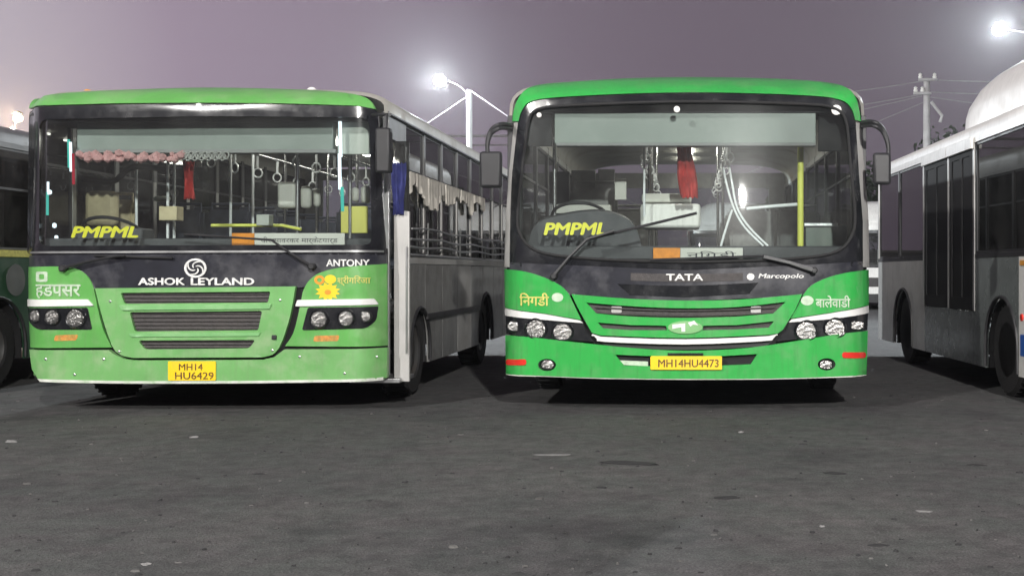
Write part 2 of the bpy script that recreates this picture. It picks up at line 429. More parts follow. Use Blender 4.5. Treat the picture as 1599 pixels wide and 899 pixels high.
class Front:
    """the curved front of a bus; px,py are measured on the photograph at the distance of that front"""
    def __init__(s, root, surf, cxw, dist):
        s.root, s.surf, s.cxw, s.dist = root, surf, cxw, dist
    def at(s, px, py):
        y = 0.0
        for _ in range(8):
            d = s.dist + y; x = (px - 1070) / FPX * d - s.cxw; z = EYE + (425 - py) / FPX * d
            y = s.surf(x, z)
        return x, z
    def deep(s, px, py, y):
        d = s.dist + y
        return Vector(((px - 1070) / FPX * d - s.cxw, y, EYE + (425 - py) / FPX * d))
    def panel(s, name, m, loops, off=0.0, thick=0.02, step=0.075, parent=None, bevel=0.0):
        L = [[s.at(*p) for p in lp] for lp in loops]
        bm = sheet(L, lambda x, z: Vector((x, s.surf(x, z) - off, z)), lambda x, z: Vector((x, s.surf(x, z) - off + thick, z)), step)
        return finish(name, bm, m, parent or s.root, smooth=32, bevel=bevel)
    def text(s, name, m, body, x0, y0, x1, y1, off=0.012, bold=0.0, shear=0.0, ext=0.004, parent=None):
        me = text_mesh(body, bold, shear)
        a, b = s.at(x0, y1), s.at(x1, y0)
        vs = [v.co.copy() for v in me.vertices]
        mx0, mx1 = min(v.x for v in vs), max(v.x for v in vs); my0, my1 = min(v.y for v in vs), max(v.y for v in vs)
        for v in me.vertices:
            x = a[0] + (v.co.x - mx0) / max(1e-6, mx1 - mx0) * (b[0] - a[0])
            z = a[1] + (v.co.y - my0) / max(1e-6, my1 - my0) * (b[1] - a[1])
            v.co = Vector((x, s.surf(x, z) - off - (ext + (v.co.z - .01) * .08 if v.co.z > 0 else 0), z))
        me.materials.clear(); me.materials.append(M[m])
        o = bpy.data.objects.new(name, me); C.objects.link(o); o.parent = parent or s.root
        return o

def text_mesh(body, bold=0.0, shear=0.0):
    cu = bpy.data.curves.new('lettering', 'FONT'); cu.body = body; cu.shear = shear; cu.extrude = 0.01
    cu.resolution_u = 3
    o = bpy.data.objects.new('tmp', cu); C.objects.link(o)
    dg = bpy.context.evaluated_depsgraph_get(); dg.update()
    me = bpy.data.meshes.new_from_object(o.evaluated_get(dg))
    bpy.data.objects.remove(o); bpy.data.curves.remove(cu)
    if bold:      # heavier strokes: the same glyphs laid again, shifted by the stroke gain
        bm = bmesh.new(); bm.from_mesh(me)
        base = bm.verts[:] + bm.edges[:] + bm.faces[:]
        k = 0
        for dx, dy in ((1, 0), (-1, 0), (0, .8), (0, -.8)):
            k += 1
            r = bmesh.ops.duplicate(bm, geom=base)
            for v in [g for g in r['geom'] if isinstance(g, bmesh.types.BMVert)]:
                v.co += Vector((dx * bold, dy * bold, 0)); v.co.z += math.copysign(.0015 * k, v.co.z)
        bm.to_mesh(me); bm.free()
    me.name = 'lettering'
    return me

# ------------------------------------------------------------------ ground
def ground():
    bm = bmesh.new()
    bmesh.ops.create_grid(bm, x_segments=2, y_segments=2, size=450)
    o = struct(finish('ground', bm, 'asphalt', None, smooth=0))
    o.location = (0, 200, 0)
    return o
ground()

# ------------------------------------------------------------------ common bus parts
def add_wheel(root, x, y, r, side):
    """side = +1 outer face towards +x"""
    w = 0.26
    prof = [(r * .58, -w / 2), (r * .92, -w / 2), (r, -w * .36), (r, w * .36), (r * .92, w / 2), (r * .60, w / 2), (r * .58, w * .30), (r * .58, -w / 2)]
    bm = bmesh.new(); lathe_bm(bm, prof, 'x', (x, y, r), 36)
    for k in range(36):     # tread lugs
        a = 2 * math.pi * k / 36
        vs = bbox(bm, x - w * .42, x + w * .42, -0.012, 0.012, -0.006, 0.008)
        R = Matrix.Rotation(a, 3, 'X')
        for v in vs:
            q = Vector((0, v.co.y, v.co.z + r)); q = R @ q
            v.co = Vector((v.co.x, y + q.y, r + q.z))
    t = finish('wheel', bm, 'rubber', root, smooth=35)
    s = side
    prof = [(r * .585, w * .32 * s), (r * .56, w * .44 * s), (r * .50, w * .30 * s), (r * .30, w * .12 * s), (r * .20, w * .14 * s), (r * .18, w * .40 * s), (r * .10, w * .44 * s), (0, w * .44 * s)]
    lathe('rim', 'rim_steel', t, prof, 'x', (x, y, r), 24)
    bm = bmesh.new()
    for k in range(8):
        a = 2 * math.pi * k / 8
        lathe_bm(bm, [(0.016, 0.10 * w * s), (0.016, w * .26 * s), (0, w * .26 * s)], 'x', (x, y + math.cos(a) * r * .26, r + math.sin(a) * r * .26), 6)
    finish('wheel_nuts', bm, 'alu', t)
    return t

def roof_prof(hw, zg, zt, n=22, e=4.2):
    out = []
    for k in range(n + 1):
        a = math.pi * k / n
        c, s = math.cos(a), math.sin(a)
        out.append((hw * math.copysign(abs(c) ** (2 / e), c), zg + (zt - zg) * abs(s) ** (2 / e)))
    return out

def roof(root, hw, zg, zt, L, surf, m, name='roof', e=4.2):
    bm = bmesh.new()
    pr = roof_prof(hw, zg, zt, e=e); pi_ = roof_prof(hw - .035, zg, zt - .045, e=e)
    ny = 7
    def ring(p, k):
        vs = []
        for x, z in p:
            y0 = surf(x, z) + 0.015
            vs.append(bm.verts.new((x, y0 + (L - y0) * k / ny, z)))
        return vs
    A = [ring(pr, k) for k in range(ny + 1)]; B = [ring(pi_, k) for k in range(ny + 1)]
    n = len(pr)
    for R in (A, B):
        for k in range(ny):
            for i in range(n - 1): bm.faces.new((R[k][i], R[k][i + 1], R[k + 1][i + 1], R[k + 1][i]))
    for k in range(ny):
        for i in (0, n - 1): bm.faces.new((A[k][i], A[k + 1][i], B[k + 1][i], B[k][i]))
    for k in (0, ny):
        for i in range(n - 1): bm.faces.new((A[k][i], A[k][i + 1], B[k][i + 1], B[k][i]))
    return finish(name, bm, m, root, smooth=45)

def side_sheet(name, m, root, sx, x, loops, thick=0.03, step=0):
    """panel in the (y,z) plane at local x, outer face towards sx"""
    bm = sheet(loops, lambda a, b: Vector((x, a, b)), lambda a, b: Vector((x - sx * thick, a, b)), step)
    return finish(name, bm, m, root, smooth=30)

def lower_side(root, sx, hw, ys, z0, z1, arches, mats, name='side_panel'):
    """row of skirt panels between the y joints ys, wheel arches cut out"""
    g = 0.005
    for i, (a, b) in enumerate(zip(ys, ys[1:])):
        a_, b_ = a + g, b - g
        bot = []
        y = a_
        pts = [(a_, z1), (a_, None)]
        def h(yy):
            zz = z0
            for yc, r, zc in arches:
                if abs(yy - yc) < r: zz = max(zz, zc + math.sqrt(r * r - (yy - yc) ** 2))
            return min(zz, z1 - .08)
        n = max(2, int((b_ - a_) / 0.04))
        low = [(a_ + (b_ - a_) * k / n, h(a_ + (b_ - a_) * k / n)) for k in range(n + 1)]
        # add sharp steps at arch ends
        ext = []
        for yc, r, zc in arches:
            for q in (yc - r, yc + r):
                if a_ < q < b_:
                    ext += [(q - 1e-3 if q < yc else q + 1e-3, z0), (q + 1e-3 if q < yc else q - 1e-3, zc + .02)]
        low = sorted(low + ext)
        loop = [(a_, z1)] + [(b_, z1)] + low[::-1]
        mm = mats[i % len(mats)] if isinstance(mats, (list, tuple)) else mats
        side_sheet(name, mm, root, sx, sx * hw, [loop], 0.03)

def arch_lip(root, sx, hw, yc, r, zc, z0, m='black_plastic'):
    pts = [(sx * (hw + .004), yc - r, z0 + .02)] + [(sx * (hw + .004), yc + r * math.cos(a), zc + r * math.sin(a)) for a in [math.pi - math.pi * k / 14 for k in range(15)]] + [(sx * (hw + .004), yc + r, z0 + .02)]
    tube('arch_lip', m, root, pts, 0.018, 6)
    # wheel well
    bm = bmesh.new()
    prof = [(yc - r, z0)] + [(yc + r * math.cos(a), zc + r * math.sin(a)) for a in [math.pi - math.pi * k / 12 for k in range(13)]] + [(yc + r, z0)]
    x0, x1 = sx * (hw - .04), sx * (hw - .62)
    A = [bm.verts.new((x0, y, z)) for y, z in prof]; B = [bm.verts.new((x1, y, z)) for y, z in prof]
    for i in range(len(A) - 1): bm.faces.new((A[i], A[i + 1], B[i + 1], B[i]))
    bm.faces.new(B)
    finish('wheel_well', bm, 'black_matte', root)

seat_meshes = {}
def seat_mesh(m):
    if m in seat_meshes: return seat_meshes[m]
    bm = bmesh.new()
    bbox(bm, -.24, .24, -.22, .22, .34, .44)
    v = bbox(bm, -.24, .24, .17, .27, .42, .98)
    for q in v:
        if q.co.z > .7: q.co.y += .08
    bmesh.ops.bevel(bm, geom=bm.edges[:], offset=.03, segments=2, affect='EDGES')
    for sx in (-1, 1):
        tube_bm(bm, [(sx * .2, -.15, 0), (sx * .2, -.15, .36)], .018, 6)
        tube_bm(bm, [(sx * .2, .18, 0), (sx * .2, .18, .36)], .018, 6)
    tube_bm(bm, [(-.2, .30, .95), (-.2, .31, 1.04), (.2, .31, 1.04), (.2, .30, .95)], .016, 6)
    bmesh.ops.recalc_face_normals(bm, faces=bm.faces)
    me = bpy.data.meshes.new('seat'); bm.to_mesh(me); bm.free(); me.materials.append(M[m]); me.shade_smooth(); me.set_sharp_from_angle(angle=.7)
    seat_meshes[m] = me
    return me

def seats(root, zf, rows, xs, m, skip=()):
    for y in rows:
        for x in xs:
            if (y, x) in skip: continue
            o = bpy.data.objects.new('seat', seat_mesh(m)); C.objects.link(o); o.parent = root
            # front of the bus is at local y = 0, passengers look forward: back of the seat to the rear
            o.location = (x, y, zf)

def window_bay(root, sx, hw, a, b, z0, z1, zmid=None, gl='side_glass', up='tinted_glass', frame='black_plastic'):
    x = sx * (hw - .012)
    f = 0.022
    lp = [(a, z0), (b, z0), (b, z1), (a, z1)]
    hole = [(a + f, z0 + f), (b - f, z0 + f), (b - f, z1 - f), (a + f, z1 - f)]
    fr = side_sheet('window_frame', frame, root, sx, sx * (hw - .004), [lp, hole], .03)
    if zmid:
        side_sheet('window_pane', up, fr, sx, x, [[(a + f, zmid + .012), (b - f, zmid + .012), (b - f, z1 - f), (a + f, z1 - f)]], .005)
        box('transom', frame, fr, min(x, x - sx * .02), max(x, x - sx * .02), a + f, b - f, zmid - .012, zmid + .012, 0)
        z1 = zmid - .0
    side_sheet('window_pane', gl, fr, sx, x - sx * .004, [[(a + f, z0 + f), (b - f, z0 + f), (b - f, z1 - .013), (a + f, z1 - .013)]], .005)
    return fr

def shell(root, hw, L, zb, zf, zbelt, zwt, zg, y0, m_floor='inner_dark', m_rear='grey_panel', arches=((1.4, .6), (5.6, .7))):
    """floor, chassis, rear wall with window"""
    box('floor', m_floor, root, -hw + .64, hw - .64, y0 + .05, L - .03, zf - .06, zf, 0)
    cuts = [y0 + .3] + [q for yc, r in arches for q in (yc - r, yc + r)] + [L - .03]
    for a_, b_ in zip(cuts[::2], cuts[1::2]):
        if b_ - a_ > .1:
            for sx in (-1, 1): box('floor', m_floor, root, min(sx * (hw - .04), sx * (hw - .639)), max(sx * (hw - .04), sx * (hw - .639)), a_, b_, zf - .06, zf - .001, 0)
    bm = bmesh.new()
    for sx in (-1, 1): bbox(bm, sx * .55 - .06, sx * .55 + .06, .25, L - .2, .42, .62)
    for k in range(int(L)): bbox(bm, -.5, .5, .5 + k, .6 + k, .45, .55)
    bbox(bm, -.35, .35, .9, 2.0, .32, .62); bbox(bm, -hw + .25, -hw + .7, 2.4, 3.3, .32, .6)
    finish('chassis', bm, 'black_matte', root)
    box('shade_pan', 'black_matte', root, -hw + .42, hw - .42, .14, L - .1, .37, .40, 0)  # added pan that blocks light under the bus
    wy = L - .02
    bm = sheet([[(-hw + .01, zb + .06), (hw - .01, zb + .06), (hw - .01, zg), (-hw + .01, zg)], [(-hw + .3, zbelt + .1), (hw - .3, zbelt + .1), (hw - .3, zwt), (-hw + .3, zwt)]],
               lambda a, b: Vector((a, wy + .02, b)), lambda a, b: Vector((a, wy - .03, b)), 0)
    rw = finish('rear_wall', bm, m_rear, root)
    bm = sheet([[(-hw + .3, zbelt + .1), (hw - .3, zbelt + .1), (hw - .3, zwt), (-hw + .3, zwt)]], lambda a, b: Vector((a, wy, b)), lambda a, b: Vector((a, wy - .006, b)), 0)
    finish('rear_window', bm, 'side_glass', rw)

def headlight(F, parent, px, py, r, ry=None, off=0.03, bezel=True):
    """a round lamp: dark bezel, chrome bowl and lens standing in the cluster"""
    ry = ry or r
    x, z = F.at(px, py); y = F.surf(x, z) - off
    R = r / 180.0 * (F.dist / 10); sy = 1.0
    bm = bmesh.new()
    lathe_bm(bm, [(R * 1.28, .012), (R * 1.28, -.004), (R * 1.16, -.014), (R * 1.03, -.008), (R * 1.0, .012)], 'y', (0, 0, 0), 24)
    for v in bm.verts: v.co.z *= ry / r
    o = finish('lamp_bezel', bm, 'black_gloss', parent); o.location = (x, y, z)
    bm = bmesh.new()
    lathe_bm(bm, [(R * 1.02, -.006), (R * .86, .004), (R * .62, .014), (R * .36, .020), (R * .30, .010), (R * .22, .004), (0, .002)], 'y', (0, 0, 0), 14)
    for v in bm.verts: v.co.z *= ry / r
    o = finish('reflector_bowl', bm, 'lamp_bowl', parent, merge=True, smooth=0); o.location = (x, y - .004, z)
    bm = bmesh.new()
    lathe_bm(bm, [(R * 1.03, .0), (R * .98, -.010), (R * .70, -.015), (0, -.018)], 'y', (0, 0, 0), 24)
    for v in bm.verts: v.co.z *= ry / r
    o = finish('lamp_lens', bm, 'lens_clear', parent, merge=True); o.location = (x, y - .004, z)
    return o

def wiper(F, m, arm, blade, off=0.05, r=0.011, mb='black_plastic'):
    pa = []
    for i, (px, py) in enumerate(arm):
        x, z = F.at(px, py); pa.append((x, F.surf(x, z) - off + (0.0), z))
    x, z = F.at(*arm[0])
    w = tube('wiper_arm', m, F.root, pa, [r * 1.5] + [r] * (len(pa) - 1), 6)
    lathe('wiper_pivot', 'black_plastic', w, [(.03, .06), (.03, -.01), (.02, -.02), (0, -.02)], 'y', (x, F.surf(x, z) - off, z), 12)
    pb = []
    N = 8
    for k in range(N + 1):
        t = k / N
        px = blade[0][0] * (1 - t) + blade[1][0] * t; py = blade[0][1] * (1 - t) + blade[1][1] * t
        x, z = F.at(px, py); pb.append((x, F.surf(x, z) - .028, z))
    tube('wiper_blade', mb, w, pb, r * .9, 6)

def strap_handles(root, xs, ys, z, m='white_pipe'):
    me = None
    for x in xs:
        for y in ys:
            if me is None:
                bm = bmesh.new()
                bbox(bm, -.012, .012, -.004, .004, -.14, 0)
                tube_bm(bm, [(.045 * math.cos(a) * (1.0), 0, -.19 + .05 * math.sin(a)) for a in [2 * math.pi * k / 12 for k in range(13)]], .009, 6, cap=False)
                o = finish('strap_handle', bm, m, root); me = o.data
            else:
                o = bpy.data.objects.new('strap_handle', me); C.objects.link(o); o.parent = root
            o.location = (x, y, z); o.rotation_euler = (0, .08 * math.sin(x * 7 + y * 5), .5 * math.sin(y * 3 + x))

def interior_poles(root, pts, zf, zc, m='steel_pipe'):
    for x, y in pts: tube('grab_pole', m, root, [(x, y, zf), (x, y, zc)], .018, 8)

def marker_lamp(root, x, y, z, m):
    lathe('marker_lamp', m, root, [(.05, 0), (.045, .03), (.025, .05), (0, .055)], 'z', (x, y, z), 12)

# ================================================================== LEFT BUS
D0 = 10.0
def surf_a(x, z):
    t = min(1.03, abs(x) / 1.59)
    y = .05 * t * t + .19 * max(0, (t - .80) / .20) ** 2.6
    if z > 1.42: y += .05 * (z - 1.42)
    if z > 2.66: y += .20 * ((z - 2.66) / .17) ** 2
    return y

def deep_box(F, name, m, px0, py0, px1, py1, y, th, parent=None, bevel=.006):
    a = F.deep(px0, py1, y); b = F.deep(px1, py0, y)
    return box(name, m, parent or F.root, a.x, b.x, y, y + th, a.z, b.z, bevel)

def build_bus_a():
    cx = -4.234; hw = 1.59; L = 7.6
    R = thing('city_bus', 'faded green bus with large black framed windscreen, white diesel maker lettering and two-line yellow plate', 'bus', (cx, D0, 0), 0, 'buses parked in a row')
    F = Front(R, surf_a, cx, D0)
    zb, zf, zbelt, zmid, zwt, zg, zt = .30, .92, 1.34, 2.20, 2.62, 2.64, 2.875
    shell(R, hw, L, zb, zf, zbelt, zwt, zg + .15, .1, m_rear='side_grey', arches=((1.5, .45), (5.3, .53)))
    roof(R, hw, zg, zt, L, surf_a, 'roof_beige', e=4.0)
    tube('gutter', 'black_plastic', R, [(hw + .006, .3, zg - .01), (hw + .006, L, zg - .01)], .016, 6)
    tube('gutter', 'black_plastic', R, [(-hw - .006, .3, zg - .01), (-hw - .006, L, zg - .01)], .016, 6)
    # front skin
    F.panel('front_wall', 'black_matte', [[(47, 388), (604, 388), (604, 590), (52, 590)]], off=-.02, thick=.02)
    F.panel('roof_cap', 'green_faded', [curve([(47, 170), (52, 158), (70, 150), (130, 144), (220, 140), (310, 137.5), (400, 138.5), (500, 142), (555, 148), (578, 157), (587, 171)], 3) + [(560, 166), (440, 162), (310, 161), (180, 162), (80, 165)]], off=.02, thick=.05, step=.10)
    F.panel('windscreen_frame', 'black_gloss', [rounded([(46, 168), (310, 162), (590, 168), (603, 398), (43, 398)], [14, 0, 14, 4, 4]), rounded([(62, 187), (310, 182), (577, 184), (581, 382), (62, 384)], [14, 0, 16, 12, 12])], off=.006, thick=.03)
    F.panel('windscreen', 'windscreen_glass', [rounded([(57, 183), (310, 178), (582, 180), (586, 387), (57, 389)], [14, 0, 16, 12, 12])], off=-.004, thick=.006)
    F.panel('windscreen_trim', 'alu', [[(48, 393), (600, 391), (600, 394), (48, 396)]], off=.014, thick=.012)
    F.panel('fascia', 'navy_panel', [[(44, 399), (604, 396), (604, 425), (470, 449), (150, 451), (44, 430)]], off=.006, thick=.02)
    F.panel('corner_panel', 'green_faded', [curve([(44, 417), (80, 416), (108, 417), (128, 423), (141, 435), (148, 450)], 4) + curve([(154, 480), (162, 512), (176, 542)], 3) + [(49, 542)]], off=.018, thick=.03)
    F.panel('corner_panel', 'green_faded', [curve([(605, 412), (560, 415), (525, 419), (498, 427), (482, 440), (474, 455)], 4) + curve([(467, 490), (459, 520), (446, 540)], 3) + [(606, 539)]], off=.018, thick=.03)
    gl = curve([(152, 450), (160, 482), (168, 510), (178, 538)], 4) + curve([(184, 548), (196, 555), (212, 558)], 3) + curve([(412, 557), (428, 553), (438, 543)], 3) + curve([(444, 530), (455, 495), (464, 447)], 4)
    s1 = rounded([(192, 457), (425, 455), (421, 472), (198, 474)], 3)
    s2 = rounded([(206, 487), (412, 485), (406, 515), (214, 517)], 4)
    s3 = rounded([(219, 531), (402, 530), (392, 543), (230, 545)], 5)
    F.panel('grille_panel', 'green_bumper', [gl, s1, s2, s3], off=.042, thick=.045, bevel=.004)
    for sl in ([(188, 454), (428, 452), (424, 475), (194, 477)], [(202, 484), (416, 482), (410, 518), (210, 520)], [(215, 528), (406, 527), (396, 546), (226, 548)]):
        g = F.panel('grille_mesh', 'mesh_grey', [sl], off=.008, thick=.01)
        bm = bmesh.new()
        y0, y1 = sl[0][1] + 2, sl[2][1] - 2
        n = max(3, int((y1 - y0) / 5.5))
        for k in range(n):
            py = y0 + (y1 - y0) * (k + .5) / n
            pts = []
            for q in range(9):
                px = sl[0][0] + 6 + (sl[1][0] - sl[0][0] - 12) * q / 8
                x, z = F.at(px, py); pts.append((x, surf_a(x, z) - .016, z))
            tube_bm(bm, pts, .006, 5)
        finish('grille_slat', bm, 'mesh_grey', g)
    F.panel('grille_trim', 'green_light', [[(190, 476), (427, 474), (424, 482), (194, 484)]], off=.056, thick=.018, bevel=.004)
    F.panel('grille_trim', 'green_light', [[(205, 520), (410, 518.5), (407, 524), (209, 525.5)]], off=.052, thick=.014, bevel=.004)
    x, z = F.at(431, 526); box('grille_lock', 'black_plastic', R, x - .02, x + .02, surf_a(x, z) - .056, surf_a(x, z) - .03, z - .02, z + .02)
    bl = [(49, 545), (172, 546), (182, 553), (198, 560), (214, 562), (412, 561), (430, 557), (446, 545), (606, 542), (606, 589)]
    F.panel('bumper', 'green_bumper', [bl + [(500, 593), (400, 594), (300, 594.5), (200, 594.5), (100, 593), (62, 590), (53, 575)]], off=.034, thick=.06, bevel=.006)
    F.panel('bumper_edge', 'scuffed_white', [[(62, 590.5), (100, 592), (200, 594), (300, 594), (400, 593.5), (500, 592), (600, 588), (600, 592.5), (500, 596), (400, 597.5), (300, 598), (200, 598), (100, 596.5), (66, 595)]], off=.037, thick=.05)
    # headlights
    F.panel('headlight_strip', 'white_strip', [rounded([(44, 467), (140, 467), (149, 477), (44, 478)], 2)], off=.034, thick=.02)
    F.panel('headlight_strip', 'white_strip', [rounded([(466, 468), (586, 466), (593, 475), (463, 478)], 2)], off=.034, thick=.02)
    h = F.panel('headlight', 'black_gloss', [rounded([(45, 480), (139, 480), (146, 514), (60, 514), (48, 503)], [1, 3, 3, 8, 6])], off=.026, thick=.02)
    for px, py, r in ((59, 493, 8.5), (85, 494.5, 10.5), (121, 496.5, 13)): headlight(F, h, px, py, r)
    h = F.panel('headlight', 'black_gloss', [rounded([(482, 480), (592, 478), (589, 500), (574, 512), (473, 515)], [3, 1, 6, 9, 3])], off=.026, thick=.02)
    for px, py, r in ((500, 498, 12), (542, 496.5, 11), (572, 493.5, 8)): headlight(F, h, px, py, r)
    for px, py in ((75, 560), (165, 560), (470, 556), (590, 556), (120, 584), (540, 582), (176, 470), (440, 468), (190, 548), (428, 546)):
        x, z = F.at(px, py); lathe('panel_bolt', 'alu', R, [(.011, .0), (.011, -.005), (.006, -.008), (0, -.008)], 'y', (x, surf_a(x, z) - (.042 if 455 < py < 550 else .034), z), 8)
    # writing
    F.text('maker_lettering', 'white_letter', 'ASHOK', 217, 433.5, 290, 445, off=.010, bold=.03, ext=.006)
    F.text('maker_lettering', 'white_letter', 'LEYLAND', 299, 433.5, 398, 445, off=.010, bold=.03, ext=.006)
    F.text('fleet_lettering', 'white_letter', 'ANTONY', 510, 405, 578, 416, off=.008, bold=.02)
    F.text('depot_lettering', 'faded_letter', 'हडपसर', 58, 444, 128, 466, off=.020, bold=.02)
    F.panel('faded_sticker', 'faded_letter', [rect(58, 424, 76, 440, 3), rect(63, 428, 71, 436, 2)], off=.020, thick=.004)
    F.text('painted_lettering', 'faded_yellow', 'श्रीगिरजा', 528, 430, 580, 446, off=.020, bold=.01)
    F.panel('orange_sticker', 'orange_worn', [rounded([(492, 524), (531, 523), (529, 532), (490, 533)], 3)], off=.0195, thick=.003)
    F.panel('orange_sticker', 'orange_worn', [rounded([(88, 523), (124, 522), (121, 531), (86, 532)], 3)], off=.0195, thick=.003)
    fl = []
    for k in range(24):
        a = 2 * math.pi * k / 24; rr = 1.0 if k % 2 else .68
        fl.append((513 + 20 * rr * math.cos(a), 455 + 15 * rr * math.sin(a)))
    fm = F.panel('sun_emblem', 'yellow_paint', [fl], off=.021, thick=.004)
    F.panel('emblem_face', 'orange_paint', [ell(513, 456, 5, 4)], off=.024, thick=.004, parent=fm)
    F.panel('emblem_face', 'orange_paint', [ell(500, 437, 8, 7), ell(500, 437, 4, 3.5)], off=.022, thick=.004, parent=fm)
    F.panel('emblem_face', 'yellow_paint', [ell(517, 436, 9, 7)], off=.022, thick=.004, parent=fm)
    # round maker badge: ring with swirling vanes
    bd = F.panel('maker_badge', 'white_letter', [ell(306, 418.5, 17.5, 15), ell(306, 418.5, 14, 12)], off=.014, thick=.012)
    for k in range(4):
        a0 = math.pi / 2 * k
        v = []
        for q in range(7):
            t = q / 6; a = a0 + t * 1.9; rr = 3 + 10.5 * t
            v.append((306 + rr * math.cos(a), 418.5 + rr * .86 * math.sin(a)))
        for q in range(6, -1, -1):
            t = q / 6; a = a0 + t * 1.9 + .55 * (1 - .3 * t); rr = 3 + 10.5 * t
            v.append((306 + rr * math.cos(a), 418.5 + rr * .86 * math.sin(a)))
        F.panel('badge_vane', 'white_letter', [v], off=.012, thick=.008, parent=bd, step=0)
    # number plate
    p = F.panel('number_plate', 'plate_yellow', [rect(266, 563, 340, 593, 2)], off=.045, thick=.01)
    F.text('plate_lettering', 'plate_ink', 'MH14', 283, 567, 320, 577, off=.046, bold=.01, ext=.002, parent=p)
    F.text('plate_lettering', 'plate_ink', 'HU6429', 277, 580, 337, 591, off=.046, bold=.01, ext=.002, parent=p)
    # wipers
    wiper(F, 'black_plastic', [(103, 419), (140, 409), (186, 400), (200, 399.5)], [(150, 399), (272, 403)], off=.06)
    wiper(F, 'black_plastic', [(490, 416), (455, 394), (426, 374)], [(290, 366), (430, 375)], off=.06)
    marker_lamp(R, F.deep(137, 138, .55).x, .55, 2.84, 'amber_lens'); marker_lamp(R, F.deep(487, 136, .55).x, .55, 2.86, 'white_paint')
    # mirror on the door side
    a = F.deep(587, 270, -.12); b = F.deep(611, 200, -.12)
    mi = box('wing_mirror', 'black_plastic', R, a.x, b.x, -.16, -.06, a.z, b.z, .02)
    tube('mirror_arm', 'black_plastic', mi, [(b.x - .05, -.10, b.z - .02), (b.x - .04, -.10, b.z + .12), (hw - .10, .10, b.z + .14)], .014, 6)
    # ---- sides
    arches = [(1.5, .42, .45), (5.3, .50, .45)]
    ys = [.30, .90, 1.72, 2.56, 3.40, 4.24, 5.06, 5.88, 6.70, L - .03]
    lower_side(R, 1, hw, ys[1:], zb, 1.30, arches, ['side_grey', 'side_grey', 'side_grey', 'silver_panel'])
    lower_side(R, -1, hw, [.30, 1.72, 3.40, 5.06, 6.70, L - .03], zb, 1.30, arches, ['green_faded'])
    for sx in (-1, 1):
        for yc, r, zc in arches:
            arch_lip(R, sx, hw, yc, r, zc, zb); add_wheel(R, sx * (hw - .19), yc, .44 if True else .5, sx)
        y_s = .90 if sx > 0 else .32
        box('belt_rail', 'silver_panel' if sx > 0 else 'green_faded', R, min(sx * hw, sx * (hw - .05)), max(sx * hw, sx * (hw - .05)), y_s, L - .03, 1.305, 1.385, .004)
        tube('belt_moulding', 'alu', R, [(sx * (hw + .004), y_s, 1.39), (sx * (hw + .004), L - .04, 1.39)], .014, 6)
        box('rub_strip', 'black_plastic', R, min(sx * (hw + .001), sx * (hw + .026)), max(sx * (hw + .001), sx * (hw + .026)), 1.75, 4.75, .74, .80, .006)
        bays = ys[1:] if sx > 0 else [.34] + ys[1:]
        for a_, b_ in zip(bays, bays[1:]):
            box('window_pillar', 'silver_panel', R, min(sx * (hw - .003), sx * (hw - .05)), max(sx * (hw - .003), sx * (hw - .05)), a_ - .035, a_ + .035, 1.386, 2.20, .004)
            box('window_pillar', 'grey_panel', R, min(sx * (hw - .003), sx * (hw - .05)), max(sx * (hw - .003), sx * (hw - .05)), a_ - .035, a_ + .035, 2.201, zg + .03, .004)
            window_bay(R, sx, hw - .012, a_ + .036, b_ - .036, 1.392, zwt, zmid)
    for k, z in enumerate((1.47, 1.55, 1.65)):
        tube('guard_rail', 'alu', R, curve([(hw + .03 + .012 * math.sin(y * 5 + k), y, z + .012 * math.sin(y * 3.1 + k)) for y in [1.0 + .5 * i for i in range(13)]], 2), .011, 6)
    for y in (1.72, 3.4, 5.06, 6.7): tube('guard_post', 'alu', R, [(hw + .025, y, 1.39), (hw + .03, y, 1.72)], .011, 6)
    # doorway with the folded door leaf standing out
    box('door_header', 'grey_panel', R, hw - .06, hw - .002, .30, .862, 2.42, 2.66, .004)
    box('door_post', 'alu', R, hw - .05, hw - .002, .30, .345, .30, 2.42, .004)
    dl = box('door_leaf', 'silver_panel', R, hw + .025, hw + .165, .36, .40, .24, 1.77, .006)
    box('door_glass', 'dark_glass', dl, hw + .03, hw + .16, .372, .388, 1.775, 2.40, .002)
    tube('door_rail', 'alu', dl, [(hw + .145, .34, .5), (hw + .15, .325, .7), (hw + .15, .325, 1.3), (hw + .145, .34, 1.45)], .010, 6)
    tube('grab_pole', 'alu', R, [(hw + .01, .86, .32), (hw + .012, .86, 2.4)], .018, 8)
    st = box('entry_step', 'alu', R, hw - .35, hw + .10, .28, .82, .235, .275, .006)
    bm = bmesh.new(); bbox(bm, hw - .55, hw - .12, .3, .88, .45, .49); bbox(bm, hw - .8, hw - .35, .3, .88, .58, .62)
    finish('entry_step', bm, 'inner_dark', R)
    # ---- inside
    deep_box(F, 'destination_board', 'board_grey', 120, 190, 520, 234, .30, .10)
    deep_box(F, 'header_panel', 'board_pale', 527, 190, 577, 241, .30, .06)
    deep_box(F, 'board_ledge', 'inner_grey', 118, 233, 524, 239, .29, .14)
    deep_box(F, 'header_shelf', 'inner_dark', 66, 176, 580, 190, .24, .5)
    db = deep_box(F, 'dashboard', 'dash_grey', 50, 372, 590, 400, .16, .62, bevel=.02)
    deep_box(F, 'instrument_hood', 'dash_grey', 118, 356, 222, 376, .42, .25, bevel=.02)
    c = F.deep(166, 360, .62)
    bm = bmesh.new()
    ring = [(c.x + .26 * math.cos(a), c.y - .20 * math.sin(a) + .12, c.z + .12 * math.sin(a)) for a in [2 * math.pi * k / 28 for k in range(29)]]
    tube_bm(bm, ring, .016, 6, cap=False)
    for a in (0.2, math.pi - .2, math.pi * 1.5): tube_bm(bm, [(c.x, c.y + .12, c.z - .02), (c.x + .25 * math.cos(a), c.y - .19 * math.sin(a) + .12, c.z + .11 * math.sin(a))], .013, 6)
